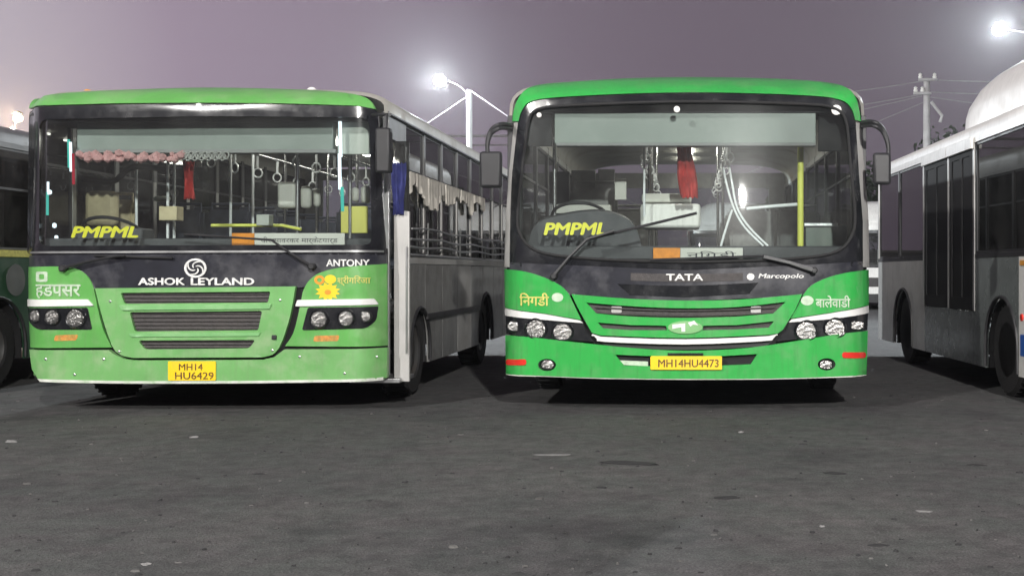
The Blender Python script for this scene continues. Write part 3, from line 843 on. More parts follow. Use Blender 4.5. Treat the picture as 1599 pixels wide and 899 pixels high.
    tube_bm(bm, [(c.x, c.y + .12, c.z), (c.x, c.y - .05, c.z - .45)], .03, 8)
    finish('steering_wheel', bm, 'black_plastic', R)
    F.text('operator_lettering', 'yellow_letter', 'PMPML', 108, 353, 214, 371, off=-.03, bold=.04, shear=.22)
    dsx = F.deep(156, 330, 1.35)
    o = bpy.data.objects.new('driver_seat', seat_mesh('seat_cream')); C.objects.link(o); o.parent = R; o.location = (dsx.x, 1.30, zf + .05)
    rows = [2.2 + .78 * k for k in range(6)]
    seats(R, zf, rows, (-1.22, -.70, .70, 1.22), 'seat_blue')
    interior_poles(R, [(-.40, 1.75), (.40, 2.0), (.42, 3.4), (-.42, 3.4), (.42, 5.0), (-.42, 5.0), (1.05, .95), (.55, .95)], zf, zt - .06)
    for x in (-.42, .42): tube('ceiling_rail', 'steel_pipe', R, [(x, .9, 2.5), (x, L - .4, 2.5)], .016, 8)
    strap_handles(R, (-.42, .42), [1.3 + .62 * k for k in range(8)], 2.49)
    tube('cab_rail', 'steel_pipe', R, [(-.40, 1.75, 1.35), (-1.5, 1.75, 1.35)], .018, 8)
    box('cab_partition', 'inner_grey', R, -1.52, -.45, 1.78, 1.80, zf, 1.32, .004)
    deep_box(F, 'door_partition', 'yellow_panel', 532, 322, 574, 364, .95, .02)
    tube('cab_rail', 'yellow_pipe', R, [F.deep(330, 352, .95), F.deep(440, 352, .95), F.deep(470, 358, .9)], .016, 8)
    for a_, b_, c_, d_, y in ((432, 284, 461, 325, 1.0), (468, 290, 484, 325, 1.12), (488, 294, 498, 323, 1.25), (548, 292, 558, 315, 1.0), (562, 290, 576, 317, 1.05), (238, 306, 262, 314, 1.2), (120, 280, 129, 300, 1.1)):  # white blocks standing in for bright windows seen through the cabin
        deep_box(F, 'seat_window_block', 'paper_white' if a_ != 238 else 'board_pale', a_, b_, c_, d_, y, .09, bevel=.03)
    deep_box(F, 'ticket_box', 'seat_cream', 248, 322, 276, 344, .9, .15); deep_box(F, 'ticket_box', 'board_pale', 400, 335, 420, 352, .8, .12)
    deep_box(F, 'seat_window_block', 'seat_cream', 130, 298, 180, 352, 1.05, .12, bevel=.05)  # cream seat back of the driver
    for px, y in ((262, 1.0), (272, 1.3), (213, 1.2), (360, 1.5), (395, 1.9)):
        a_ = F.deep(px, 300, y); tube('grab_pole', 'white_pipe', R, [(a_.x, y, zf), (a_.x, y, zt - .06)], .014, 8)
    for px, py, w_ in ((55, 176, 1.4), (53, 206, 1.2), (56, 231, 1.5), (66, 300, 1.1), (73, 352, 1.2), (76, 371, 1.1), (49, 377, 1.3)):  # glowing beads added for lamp reflections on the corner glass
        a_ = F.deep(px + 12, py, .2); lathe('reflection_bead', 'led_white', R, [(0, -.02 * w_), (.014 * w_, -.012 * w_), (.014 * w_, .012 * w_), (0, .02 * w_)], 'z', tuple(a_), 8)
    tube('light_strip', 'led_teal', R, [F.deep(74, 300, .2), F.deep(74, 336, .2)], .011, 6); tube('light_strip', 'led_white', R, [F.deep(75, 284, .2), F.deep(75, 304, .2)], .010, 6)  # more glow along that glass edge, drawn as lit tubes
    tube('yoke_rail', 'black_plastic', R, curve([tuple(F.deep(p_[0], p_[1], 1.1)) for p_ in ((128, 278), (175, 284), (205, 262), (240, 262), (268, 268))], 4), .03, 8)
    for px, py, w_ in ((310, 256, .03), (398, 236, .02)): deep_box(F, 'cabin_lamp', 'white_strip', px - 4, py - 4, px + 4, py + 5, .7, .03)
    for k in range(5):  # lit strips added under the roof to brighten the cabin
        y = 1.4 + k * 1.2
        box('ceiling_fill', 'cabin_fill', R, -.09, .09, y, y + .6, zt - .085, zt - .06, .004)
    # vertical light strips in both windscreen corners
    for (px, segs) in ((110, [(218, 262, 'led_teal', -3), (222, 268, 'led_white', 0), (240, 288, 'led_red', 4)]), (531, [(190, 245, 'led_white', 0), (240, 296, 'led_white', -1), (292, 330, 'led_teal', 3)])):
        for i, (p0, p1, m, dx) in enumerate(segs):
            a = F.deep(px + dx, p0, .22); b = F.deep(px + dx + 1, p1, .22)
            tube('light_strip', m, R, [a, b], .016 if px > 300 else .012, 6)
    return R, F
BUS_A, FA = build_bus_a()

def world_of(F, v):
    return Vector((F.cxw + v.x, F.dist + v.y, v.z))

def ruffle(name, m, p0, p1, n, r, seed, label, cat):
    rd = random.Random(seed); bm = bmesh.new()
    for k in range(n):
        t = k / (n - 1); p = p0.lerp(p1, t)
        for q in range(3):
            rr = r * rd.uniform(.55, 1.1)
            res = bmesh.ops.create_icosphere(bm, subdivisions=1, radius=rr, matrix=Matrix.Translation(p + Vector((rd.uniform(-.5, .5), rd.uniform(-.3, .3), rd.uniform(-.9, .5))) * r))
    return tag(finish(name, bm, m, None, smooth=40), label, cat)

W_ = lambda px, py, y: world_of(FA, FA.deep(px, py, y))
ruffle('garland', 'pink_cloth', W_(128, 243, .26), W_(283, 244, .26), 18, .04, 3, 'pink and white flower garland under the grey board behind the left windscreen', 'garland')
bm = bmesh.new()
for k in range(13):
    p = W_(288 + k * 5.4, 243 + (k % 2) * 2, .25)
    ring = [p + Vector((.026 * math.cos(a), 0.006 * math.sin(a * 2), .032 * math.sin(a))) for a in [2 * math.pi * q / 10 for q in range(11)]]
    tube_bm(bm, ring, .007, 5, cap=False)
tag(finish('ring_chain', bm, 'chain_metal', None), 'chain of pale rings hanging under the grey board in the left bus', 'chain')
def hanging_cloth(name, m, p0, w, h, label, cat, seed=1, lean=0.0):
    rd = random.Random(seed); bm = bmesh.new(); nx, nz = 10, 12
    ph = rd.uniform(0, 6)
    F_, B_ = [], []
    for j in range(nz + 1):
        t = j / nz
        for lst, dy in ((F_, 0), (B_, .012)):
            lst.append([bm.verts.new((p0.x + lean * t + (i / nx - .5) * w * (1 - .15 * math.sin(t * 5 + ph)), p0.y + dy + .022 * math.sin(i * 1.7 + ph + t * 2), p0.z - t * h + .01 * math.sin(i * 2.3 + ph))) for i in range(nx + 1)])
    for lst in (F_, B_):
        for j in range(nz):
            for i in range(nx): bm.faces.new((lst[j][i], lst[j][i + 1], lst[j + 1][i + 1], lst[j + 1][i]))
    for j in range(nz):
        for i in (0, nx): bm.faces.new((F_[j][i], F_[j + 1][i], B_[j + 1][i], B_[j][i]))
    for i in range(nx):
        for j in (0, nz): bm.faces.new((F_[j][i], F_[j][i + 1], B_[j][i + 1], B_[j][i]))
    return tag(finish(name, bm, m, None, smooth=60), label, cat)
hanging_cloth('hanging_cloth', 'red_cloth', W_(295, 252, .5), .10, .34, 'narrow red cloth hanging inside the left bus below the chain', 'cloth', 2)
hanging_cloth('tied_cloth', 'blue_cloth', Vector((FA.cxw + 1.665, D0 + .335, 2.20)), .11, .46, 'dark blue cloth tied to the folded door of the left bus', 'cloth', 5)
# pale ragged strips along the side windows of the left bus
def pale_strip(F, a, b, zt_, drop, seed):
    rd = random.Random(seed); bm = bmesh.new(); ny, nz = 22, 7; ph = [rd.uniform(0, 6) for _ in range(5)]
    G = []
    for back in (0, 1):
        g = []
        for i in range(ny + 1):
            u = i / ny
            d = drop * (.75 + .28 * math.sin(u * 5 + ph[0]) + .10 * math.sin(u * 13 + ph[1]))
            g.append([bm.verts.new((1.59 + .034 - .012 * back + .010 * math.sin(u * 34 + ph[2]) * (.4 + .6 * j / nz) + .008 * math.sin(u * 61 + ph[3]), a + (b - a) * u, zt_ - d * j / nz)) for j in range(nz + 1)])
        G.append(g)
    for g in G:
        for i in range(ny):
            for j in range(nz): bm.faces.new((g[i][j], g[i + 1][j], g[i + 1][j + 1], g[i][j + 1]))
    for i in range(ny):
        for j in (0, nz): bm.faces.new((G[0][i][j], G[0][i + 1][j], G[1][i + 1][j], G[1][i][j]))
    for j in range(nz):
        for i in (0, ny): bm.faces.new((G[0][i][j], G[0][i][j + 1], G[1][i][j + 1], G[1][i][j]))
    finish('pale_strip', bm, 'cream_strip', F.root, smooth=60)
for k, (a_, b_) in enumerate(((.95, 1.68), (1.76, 2.52), (2.60, 3.36), (3.44, 4.20), (4.28, 5.02))):
    pale_strip(FA, a_, b_, 2.18, (.26, .32, .22, .24, .16)[k], 30 + k)
# route board lying on the dashboard
def route_board(F, x0, y0, x1, y1, split, depth, label, words):
    a = F.deep(x0, y1, depth); b = F.deep(x1, y0, depth); s = F.deep(split, y0, depth)
    t = thing('route_board', label, 'sign', (F.cxw, F.dist, 0))
    box('white_panel', 'paper_white', t, s.x + .002, b.x, depth, depth + .015, a.z, b.z, .002)
    box('orange_panel', 'orange_paint', t, a.x, s.x, depth - .002, depth + .015, a.z, b.z, .002)
    me = text_mesh(words, .0, 0)
    vs = [v.co for v in me.vertices]; mx0, mx1 = min(v.x for v in vs), max(v.x for v in vs); my0, my1 = min(v.y for v in vs), max(v.y for v in vs)
    for v in me.vertices:
        v.co = Vector((s.x + .06 + (v.co.x - mx0) / (mx1 - mx0) * (b.x - s.x - .12), depth - .002 - (0.001 if v.co.z > 0 else 0), a.z + (b.z - a.z) * (.25 + .5 * (v.co.y - my0) / (my1 - my0))))
    me.materials.clear(); me.materials.append(M['ink'])
    o = bpy.data.objects.new('route_lettering', me); C.objects.link(o); o.parent = t
route_board(FA, 362, 364, 538, 387, 397, .13, 'white route board with orange end lying in the left windscreen', 'वीर सावरकर मार्केटयार्ड')

# ================================================================== MIDDLE BUS
def surf_b(x, z):
    t = min(1.03, abs(x) / 1.617)
    y = .15 * t ** 2.2 + .16 * max(0, (t - .88) / .12) ** 2
    if z > 1.35: y += .128 * (z - 1.35)
    if z > 2.74: y += .20 * ((z - 2.74) / .18) ** 2
    return y

def build_bus_b():
    cx = .0145; hw = 1.617; L = 8.4
    R = thing('city_bus', 'bright green bus with rounded windscreen, slotted curved grille and one-line yellow plate', 'bus', (cx, D0, 0), 0, 'buses parked in a row')
    F = Front(R, surf_b, cx, D0)
    zb, zf, zbelt, zwt, zg, zt = .34, .92, 1.36, 2.56, 2.60, 2.985
    shell(R, hw, L, zb, zf, zbelt, zwt, zg + .2, .15, m_rear='side_grey', arches=((2.2, .49), (6.2, .53)))
    roof(R, hw, zg, zt, L, surf_b, 'roof_beige', e=4.2)
    F.panel('front_wall', 'black_matte', [[(797, 404), (1345, 404), (1345, 580), (797, 580)]], off=-.03, thick=.02)
    cap = curve([(800, 190), (803, 172), (810, 154), (824, 139), (850, 132), (900, 128), (980, 123), (1070, 121), (1160, 122), (1240, 125), (1295, 130), (1322, 138), (1335, 152), (1341, 172), (1344, 190)], 3)
    capb = curve([(1335, 188), (1328, 168), (1310, 156), (1265, 150), (1160, 146), (1070, 145), (980, 147), (880, 152), (832, 158), (816, 172), (810, 190)], 3)
    F.panel('roof_cap', 'green_vivid', [cap + capb], off=.022, thick=.05, step=.09)
    og = curve([(809, 192), (815, 173), (832, 159), (880, 153), (1070, 146), (1265, 151), (1309, 157), (1328, 170), (1336, 192)], 3)
    ob = curve([(1341, 270), (1347, 345), (1346, 398)], 2) + [(1346, 415), (1070, 432), (797, 415)] + curve([(797, 345), (800, 270)], 2)
    ig = curve([(824, 196), (830, 178), (848, 169), (890, 165), (1070, 159), (1255, 163), (1298, 168), (1316, 179), (1323, 198)], 3)
    ib = curve([(1329, 270), (1335, 335), (1330, 368), (1308, 392), (1260, 402), (1170, 407), (1070, 409), (960, 406), (870, 399), (830, 387), (811, 362), (809, 330), (815, 270)], 3)
    F.panel('windscreen_frame', 'black_gloss', [og + ob, ig + ib], off=.008, thick=.03, step=.12)
    ig2 = [(1070 + (p[0] - 1070) * 1.008, 285 + (p[1] - 285) * 1.03) for p in ig + ib]
    F.panel('windscreen', 'windscreen_glass', [ig2], off=-.004, thick=.006, step=.12)
    # rubber seal round the glass
    pts = []
    for p in ig + ib + [ig[0]]:
        x, z = F.at(*p); pts.append((x, surf_b(x, z) - .014, z))
    bm = bmesh.new(); tube_bm(bm, pts, .014, 6, cap=False); finish('windscreen_seal', bm, 'rubber', R, smooth=50)
    F.panel('corner_pillar', 'silver_panel', [[(803, 192), (809, 192), (800, 270), (797, 345), (796, 417), (788, 417), (790, 340), (795, 270)]], off=.012, thick=.03)
    F.panel('corner_pillar', 'silver_panel', [[(1336, 192), (1343, 192), (1351, 270), (1356, 345), (1357, 417), (1347, 417), (1347, 345), (1341, 270)]], off=.012, thick=.03)
    F.panel('fascia', 'navy_panel', [[(796, 410), (870, 413), (1070, 422), (1270, 413), (1347, 408), (1347, 440), (1245, 462), (1070, 470), (898, 463), (796, 430)]], off=.012, thick=.02)
    F.panel('fascia_band', 'mesh_grey', [curve([(985, 426), (1070, 428), (1160, 426)], 3) + curve([(1160, 438), (1070, 440), (985, 438)], 3)], off=.016, thick=.012)
    F.panel('air_scoop', 'black_gloss', [curve([(964, 443), (1070, 446), (1184, 441)], 3) + rounded([(1176, 458), (1070, 464), (978, 460)], [6, 0, 6])], off=.018, thick=.012)
    # headlight side: green wings
    wl = curve([(788, 420), (820, 424), (850, 433), (876, 446), (889, 459)], 4) + curve([(899, 480), (908, 499)], 2) + [(850, 489), (789, 480)]
    wr = curve([(1356, 421), (1320, 426), (1290, 434), (1266, 446), (1254, 460)], 4) + curve([(1244, 480), (1234, 497)], 2) + [(1295, 488), (1356, 476)]
    F.panel('headlight_wing', 'green_vivid', [wl], off=.026, thick=.03)
    F.panel('headlight_wing', 'green_vivid', [wr], off=.026, thick=.03)
    F.panel('headlight_strip', 'white_strip', [[(789, 481), (850, 490), (906, 500), (911, 504), (850, 499), (789, 492)]], off=.030, thick=.024)
    F.panel('headlight_strip', 'white_strip', [[(1356, 477), (1295, 489), (1236, 498), (1231, 503), (1295, 498), (1356, 488)]], off=.030, thick=.024)
    h = F.panel('headlight', 'black_gloss', [[(790, 493), (850, 500), (910, 505), (916, 518), (928, 533), (870, 530), (791, 521)]], off=.014, thick=.02)
    headlight(F, h, 804, 509, 11, 7.5, off=.024); headlight(F, h, 838, 513, 14.5, 13.5, off=.024); headlight(F, h, 879, 517.5, 14, 12.5, off=.024)
    h = F.panel('headlight', 'black_gloss', [[(1355, 489), (1295, 499), (1231, 504), (1226, 516), (1212, 533), (1270, 526), (1354, 515)]], off=.014, thick=.02)
    headlight(F, h, 1337, 507.5, 11, 6.5, off=.024); headlight(F, h, 1303, 512, 15, 13.5, off=.024); headlight(F, h, 1258, 516, 15, 13.5, off=.024)
    # grille
    go = curve([(893, 459), (980, 466), (1070, 469), (1160, 467), (1252, 459)], 4) + curve([(1240, 485), (1222, 514)], 2) + [(1214, 520)] + curve([(1200, 522), (1070, 527), (938, 523)], 4)[::1] + [(925, 519)] + curve([(914, 500), (903, 480)], 2)
    s1 = curve([(916, 472), (990, 478), (1070, 481), (1150, 479), (1226, 471)], 3) + [(1207, 489)] + curve([(1150, 494), (1070, 496), (990, 494), (932, 489)], 3)
    s2 = [(934, 503), (985, 507), (1040, 508), (1042, 515), (985, 515), (942, 512)]
    s3 = [(1098, 508), (1150, 507), (1208, 501), (1200, 511), (1150, 514), (1097, 515)]
    F.panel('grille_panel', 'green_vivid', [go, s1, s2, s3], off=.045, thick=.05, bevel=.004)
    for sl in (s1, s2, s3):
        cxp = sum(p[0] for p in sl) / len(sl); cyp = sum(p[1] for p in sl) / len(sl)
        big = [(cxp + (p[0] - cxp) * 1.02, cyp + (p[1] - cyp) * 1.2) for p in sl]
        F.panel('grille_mesh', 'mesh_grey', [big], off=.006, thick=.01)
    for py in (479.5, 487.5):
        pts = []
        for q in range(17):
            px = 930 + 280 * q / 16; x, z = F.at(px, py + 5 * (1 - ((px - 1070) / 140) ** 2)); pts.append((x, surf_b(x, z) - .022, z))
        tube('grille_slat', 'mesh_grey', R, pts, .008, 6)
    for px in (963, 1180): F.panel('grille_lock', 'silver_panel', [rect(px - 8, 478, px + 8, 488, 2)], off=.02, thick=.01)
    F.panel('grille_strip', 'white_strip', [curve([(926, 521), (938, 525), (1070, 529), (1200, 524), (1213, 521)], 3) + curve([(1206, 529), (1190, 532), (1070, 537), (946, 533), (933, 529)], 3)], off=.050, thick=.03)
    F.panel('lower_intake', 'black_plastic', [curve([(930, 531), (1070, 539), (1208, 531)], 4) + curve([(1200, 538), (1180, 541), (1070, 546), (960, 541), (940, 536)], 3)], off=.0, thick=.02)
    em = F.panel('grille_emblem', 'green_light', [ell(1070, 510.5, 27, 10)], off=.058, thick=.015)
    F.panel('emblem_mark', 'white_letter', [[(1050, 506), (1070, 504), (1070, 517), (1064, 517), (1064, 510), (1050, 513)]], off=.062, thick=.006, parent=em, step=0)
    F.panel('emblem_mark', 'white_letter', [[(1074, 503), (1084, 500), (1090, 507), (1082, 506), (1078, 509)]], off=.062, thick=.006, parent=em, step=0)
    # bumper
    bt = curve([(790, 523), (830, 526), (875, 531), (930, 537), (990, 543), (1070, 547), (1150, 544), (1210, 537), (1265, 528), (1310, 521), (1354, 516)], 3)
    bb = curve([(1352, 584), (1300, 587), (1200, 590), (1070, 590.5), (940, 589), (850, 586), (791, 583)], 3)
    hole = [(961, 553), (1010, 555), (1070, 556), (1130, 555), (1182, 552), (1172, 568), (1070, 572), (975, 570)]
    F.panel('bumper', 'green_vivid', [bt + bb, hole, ell(855, 569, 14, 9.5), ell(1290, 568, 14, 9.5)], off=.040, thick=.06, bevel=.006)
    F.panel('bumper_intake', 'black_matte', [[(955, 549), (1185, 549), (1176, 573), (970, 574)]], off=-.005, thick=.01)
    F.panel('intake_bar', 'faded_letter', [[(968, 562), (1012, 564), (1012, 571), (972, 569)]], off=.02, thick=.01)
    F.panel('bumper_edge', 'scuffed_white', [[(791, 580), (850, 583.5), (940, 587), (1070, 588.5), (1200, 588), (1352, 582), (1352, 585), (1200, 591.5), (1070, 592), (940, 590.5), (850, 587), (791, 584)]], off=.036, thick=.05)
    for px in (855, 1290):
        fl = F.panel('fog_lamp', 'black_plastic', [ell(px, 568.5, 15, 10.5)], off=.012, thick=.01)
        headlight(F, fl, px + (1 if px < 1000 else -1), 568.5, 9.5, 7, off=.030)
    F.panel('reflector', 'red_reflector', [rect(791, 560, 823, 569, 4)], off=.048, thick=.01)
    F.panel('reflector', 'red_reflector', [rect(1314, 549, 1351, 558, 4)], off=.048, thick=.01)
    p = F.panel('number_plate', 'plate_yellow', [rect(1016, 555, 1127, 576, 2)], off=.060, thick=.012)
    F.text('plate_lettering', 'plate_ink', 'MH14HU4473', 1028, 560, 1122, 572, off=.061, bold=.012, ext=.002, parent=p)
    tube('plate_hook', 'black_plastic', p, [Vector((F.at(1043, 552)[0], surf_b(*F.at(1043, 552)) - .055, F.at(1043, 552)[1])), Vector((F.at(1098, 552)[0], surf_b(*F.at(1098, 552)) - .055, F.at(1098, 552)[1]))], .010, 6)
    # writing
    F.text('maker_lettering', 'white_letter', 'TATA', 1040, 427.5, 1098, 438, off=.020, bold=.022, ext=.005)
    F.text('builder_lettering', 'white_letter', 'Marcopolo', 1184, 427, 1255, 436.5, off=.014, bold=.02, shear=.2)
    F.panel('builder_mark', 'white_letter', [ell(1172, 432, 6, 5.5, 10)], off=.016, thick=.004)
    F.text('depot_lettering', 'faded_yellow', 'िनगडी', 812, 457, 858, 477, off=.028, bold=.02)
    F.text('depot_lettering', 'faded_letter', 'बालेवाडी', 1273, 461, 1327, 480, off=.028, bold=.02)
    F.panel('round_sticker', 'faded_letter', [ell(871, 464, 9, 7)], off=.028, thick=.003)
    F.panel('round_sticker', 'faded_letter', [ell(1260, 469, 10, 7.5)], off=.028, thick=.003)
    # wipers
    wiper(F, 'black_plastic', [(866, 431), (890, 402), (918, 374), (960, 361)], [(918, 374), (1088, 333)], off=.07, r=.014)
    wiper(F, 'alu', [(1270, 422), (1232, 410), (1192, 401)], [(1015, 406), (1195, 400)], off=.07, r=.014)
    # mirrors
    def mirror(arm, boxpx, y):
        a = F.deep(boxpx[0], boxpx[3], y); b = F.deep(boxpx[2], boxpx[1], y)
        mi = box('wing_mirror', 'black_plastic', R, a.x, b.x, y, y + .07, a.z, b.z, .025)
        box('mirror_face', 'chrome', mi, a.x + .015, b.x - .015, y + .068, y + .073, a.z + .015, b.z - .015, .0)
        for s in (0, 6):
            pts = [F.deep(px, py + s, y + .03) for px, py in arm[:-1]] + [F.deep(arm[-1][0], arm[-1][1] + s, .42)]
            tube('mirror_arm', 'black_plastic', mi, curve([tuple(q) for q in pts], 4), .018, 8)
    mirror([(762, 240), (761, 222), (767, 203), (782, 194), (800, 196)], (748, 236, 783, 293), -.10)
    mirror([(1386, 255), (1387, 225), (1378, 200), (1362, 190), (1343, 192)], (1364, 238, 1392, 288), -.05)
    # ---- sides
    arches = [(2.2, .46, .45), (6.2, .50, .45)]
    ys = [.40, 1.0, 2.1, 3.1, 4.1, 5.1, 6.1, 7.1, L - .03]
    for sx in (-1, 1):
        lower_side(R, sx, hw, [.36] + ys[1:], zb, 1.32, arches, 'side_grey')
        for yc, r, zc in arches:
            arch_lip(R, sx, hw, yc, r, zc, zb); add_wheel(R, sx * (hw - .19), yc, .44, sx)
        box('belt_rail', 'silver_panel', R, min(sx * hw, sx * (hw - .05)), max(sx * hw, sx * (hw - .05)), .36, L - .03, 1.322, 1.395, .004)
        for a_, b_ in zip(ys, ys[1:]):
            box('window_pillar', 'black_plastic', R, min(sx * (hw - .003), sx * (hw - .05)), max(sx * (hw - .003), sx * (hw - .05)), a_ - .035, a_ + .035, 1.396, zg + .03, .004)
            window_bay(R, sx, hw - .012, a_ + .036, b_ - .036, 1.40, zwt, 2.15)
        box('cant_rail', 'silver_panel', R, min(sx * hw, sx * (hw - .05)), max(sx * hw, sx * (hw - .05)), .40, L - .03, zwt + .002, zg + .02, .003)
    # ---- inside
    deep_box(F, 'destination_board', 'board_grey', 866, 176, 1274, 224, .36, .10)
    deep_box(F, 'board_ledge', 'inner_grey', 868, 223, 1274, 228, .35, .12)
    deep_box(F, 'header_shelf', 'inner_dark', 822, 160, 1328, 176, .34, .5)
    deep_box(F, 'header_panel', 'black_matte', 818, 176, 862, 228, .45, .05)
    deep_box(F, 'header_panel', 'black_matte', 1278, 176, 1332, 236, .45, .05)
    for px, py, r in ((1306, 172, .045), (1057, 171, .028), (842, 180, .022)):
        x, z = F.at(px, py)
        lathe('glass_fixing', 'white_paint', R, [(r, .0), (r, -.012), (r * .6, -.018), (0, -.018)], 'y', (x, surf_b(x, z) + .004, z), 14)
    deep_box(F, 'dashboard', 'dash_grey', 800, 384, 1345, 418, .20, .55, bevel=.02)
    bm = bmesh.new()
    hp = curve([(822, 392), (835, 352), (870, 338), (920, 330), (960, 334), (990, 352), (1004, 392)], 4)
    A_ = [bm.verts.new(F.deep(px, py, .40)) for px, py in hp]; B_ = [bm.verts.new(F.deep(px, py - 3, .80)) for px, py in hp]
    for i in range(len(A_) - 1): bm.faces.new((A_[i], A_[i + 1], B_[i + 1], B_[i]))
    bm.faces.new(A_); bm.faces.new(B_[::-1]); bm.faces.new((A_[0], B_[0], B_[-1], A_[-1]))
    finish('instrument_hood', bm, 'dash_grey', R)
    F.text('operator_lettering', 'yellow_letter', 'PMPML', 848, 347, 947, 367, off=-.035, bold=.04, shear=.18)
    c = F.deep(905, 338, .95)
    bm = bmesh.new()
    ring = [(c.x + .26 * math.cos(a), c.y - .20 * math.sin(a), c.z + .12 * math.sin(a)) for a in [2 * math.pi * k / 28 for k in range(29)]]
    tube_bm(bm, ring, .016, 6, cap=False)
    for a in (0.2, math.pi - .2, math.pi * 1.5): tube_bm(bm, [(c.x, c.y, c.z - .02), (c.x + .25 * math.cos(a), c.y - .19 * math.sin(a), c.z + .11 * math.sin(a))], .013, 6)
    tube_bm(bm, [(c.x, c.y, c.z), (c.x, c.y - .12, c.z - .4)], .03, 8)
    finish('steering_wheel', bm, 'black_plastic', R)
    o = bpy.data.objects.new('driver_seat', seat_mesh('seat_grey')); C.objects.link(o); o.parent = R; o.location = (F.deep(925, 300, 1.5).x, 1.45, zf + .18)
    deep_box(F, 'engine_cover', 'white_paint', 1000, 318, 1094, 356, 1.0, .55, bevel=.03)
    deep_box(F, 'engine_cover_lid', 'paper_white', 1002, 302, 1080, 316, 1.15, .40, bevel=.02)
    deep_box(F, 'cab_partition', 'seat_grey', 892, 266, 930, 320, 1.75, .03); deep_box(F, 'cab_partition', 'inner_grey', 934, 264, 960, 322, 1.80, .03)
    deep_box(F, 'cab_partition', 'inner_dark', 858, 268, 889, 318, 1.78, .03); deep_box(F, 'notice_panel', 'paper_white', 960, 279, 978, 312, 1.2, .02)
    deep_box(F, 'cab_ledge', 'paper_white', 862, 320, 955, 333, 1.5, .05)
    a_ = F.deep(1006, 270, .9); tube('grab_pole', 'white_pipe', R, [(a_.x, .9, 1.75), (a_.x, .9, zt - .08)], .012, 8)
    rows = [2.5 + .8 * k for k in range(7)]
    seats(R, zf, rows, (-1.24, -.70, .72, 1.24), 'seat_grey')
    interior_poles(R, [(-.38, 1.9), (-.40, 3.3), (.42, 3.3), (.42, 5.4), (-.40, 5.4), (-1.25, .9)], zf, zt - .06)
    for x in (-.42, .42): tube('ceiling_rail', 'steel_pipe', R, [(x, 1.0, 2.55), (x, L - .4, 2.55)], .016, 8)
    strap_handles(R, (-.42, .42), [1.4 + .66 * k for k in range(9)], 2.54)
    pp = F.deep(1250, 300, .75)
    tube('grab_pole', 'yellow_pipe', R, [(pp.x, .75, zf), (pp.x, .75, zt - .15)], .030, 10)
    tube('grab_rail', 'white_pipe', R, [F.deep(1166, 326, .95), F.deep(1208, 322, .9), F.deep(1250, 319, .75)], .018, 8)
    for dx in (0, 9): tube('grab_rail', 'white_pipe', R, curve([tuple(F.deep(1128 + dx, 252, .85)), tuple(F.deep(1134 + dx, 285, .85)), tuple(F.deep(1146 + dx * .6, 325, .8)), tuple(F.deep(1163 + dx * .8, 355, .75)), tuple(F.deep(1192 + dx * .8, 384, .72))], 5), .011, 8)
    tube('grab_rail', 'white_pipe', R, [F.deep(1143, 328, .8), F.deep(1131, 365, .7), F.deep(1122, 398, .62)], .012, 8)
    deep_box(F, 'door_partition', 'greygreen_panel', 1258, 352, 1322, 396, 1.0, .02)
    deep_box(F, 'partition_glass', 'side_glass', 1258, 262, 1322, 350, 1.0, .008, bevel=0)
    tube('partition_rail', 'white_pipe', R, [F.deep(1256, 351, .98), F.deep(1308, 351, .98)], .018, 8)
    for k in range(6):  # ceiling glow added here too, lifting the dark interior
        y = 1.4 + k * 1.15
        box('ceiling_fill', 'cabin_fill', R, -.09, .09, y, y + .6, zt - .085, zt - .06, .004)
    return R, F
BUS_B, FB = build_bus_b()
WB = lambda px, py, y: world_of(FB, FB.deep(px, py, y))
hanging_cloth('hanging_cloth', 'red_cloth', WB(1068, 228, .7), .16, .48, 'wide red and orange cloth hanging behind the windscreen of the bright green bus', 'cloth', 8, lean=.05)
route_board(FB, 1020, 387, 1160, 407, 1062, .17, 'white route board with orange end lying in the middle windscreen', 'निगडी')

# ================================================================== THE TWO BUSES AT THE EDGES
def simple_front(R, hw, zb, zbelt, zwt, zg, zt, m):
    def sf(x, z):
        t = min(1.03, abs(x) / hw)
        return .10 * t * t + .16 * max(0, (t - .88) / .12) ** 2 + (.08 * (z - zbelt) if z > zbelt else 0)
    def pan(name, mm, loops, off, th=.03, step=.16, parent=None):
        bm = sheet(loops, lambda x, z: Vector((x, sf(x, z) - off, z)), lambda x, z: Vector((x, sf(x, z) - off + th, z)), step)
        return finish(name, bm, mm, parent or R, smooth=32)
    rp = [p for p in roof_prof(hw, zg, zt, e=4.2)]
    pan('roof_cap', m, [rp + [(-hw + .02, zwt), (hw - .02, zwt)]], .01)
    pan('front_panel', m, [[(-hw, zb), (hw, zb), (hw, zbelt), (-hw, zbelt)]], 0.0)
    pan('windscreen_frame', 'black_gloss', [[(-hw, zbelt + .003), (hw, zbelt + .003), (hw, zwt - .003), (-hw, zwt - .003)], [(-hw + .12, zbelt + .1), (hw - .12, zbelt + .1), (hw - .12, zwt - .1), (-hw + .12, zwt - .1)]], .0)
    pan('windscreen', 'windscreen_glass', [[(-hw + .1, zbelt + .08), (hw - .1, zbelt + .08), (hw - .1, zwt - .08), (-hw + .1, zwt - .08)]], -.012, .006)
    pan('grille', 'mesh_grey', [[(-.5, .75), (.5, .75), (.6, 1.05), (-.6, 1.05)]], .012, .012)
    pan('bumper', 'black_plastic', [[(-hw, zb), (hw, zb), (hw, zb + .28), (-hw, zb + .28)]], .035, .04)
    for sx in (-1, 1):
        h = pan('headlight', 'black_gloss', [[(sx * .95, .72), (sx * 1.42, .75), (sx * 1.42, .98), (sx * .95, .95)]], .012, .012)
        for q in (1.06, 1.28):
            lathe('lamp_lens', 'lens_glass', h, [(.08, -.01), (.06, -.03), (0, -.035)], 'y', (sx * q, sf(q, .85) - .01, .85), 18)
    return sf

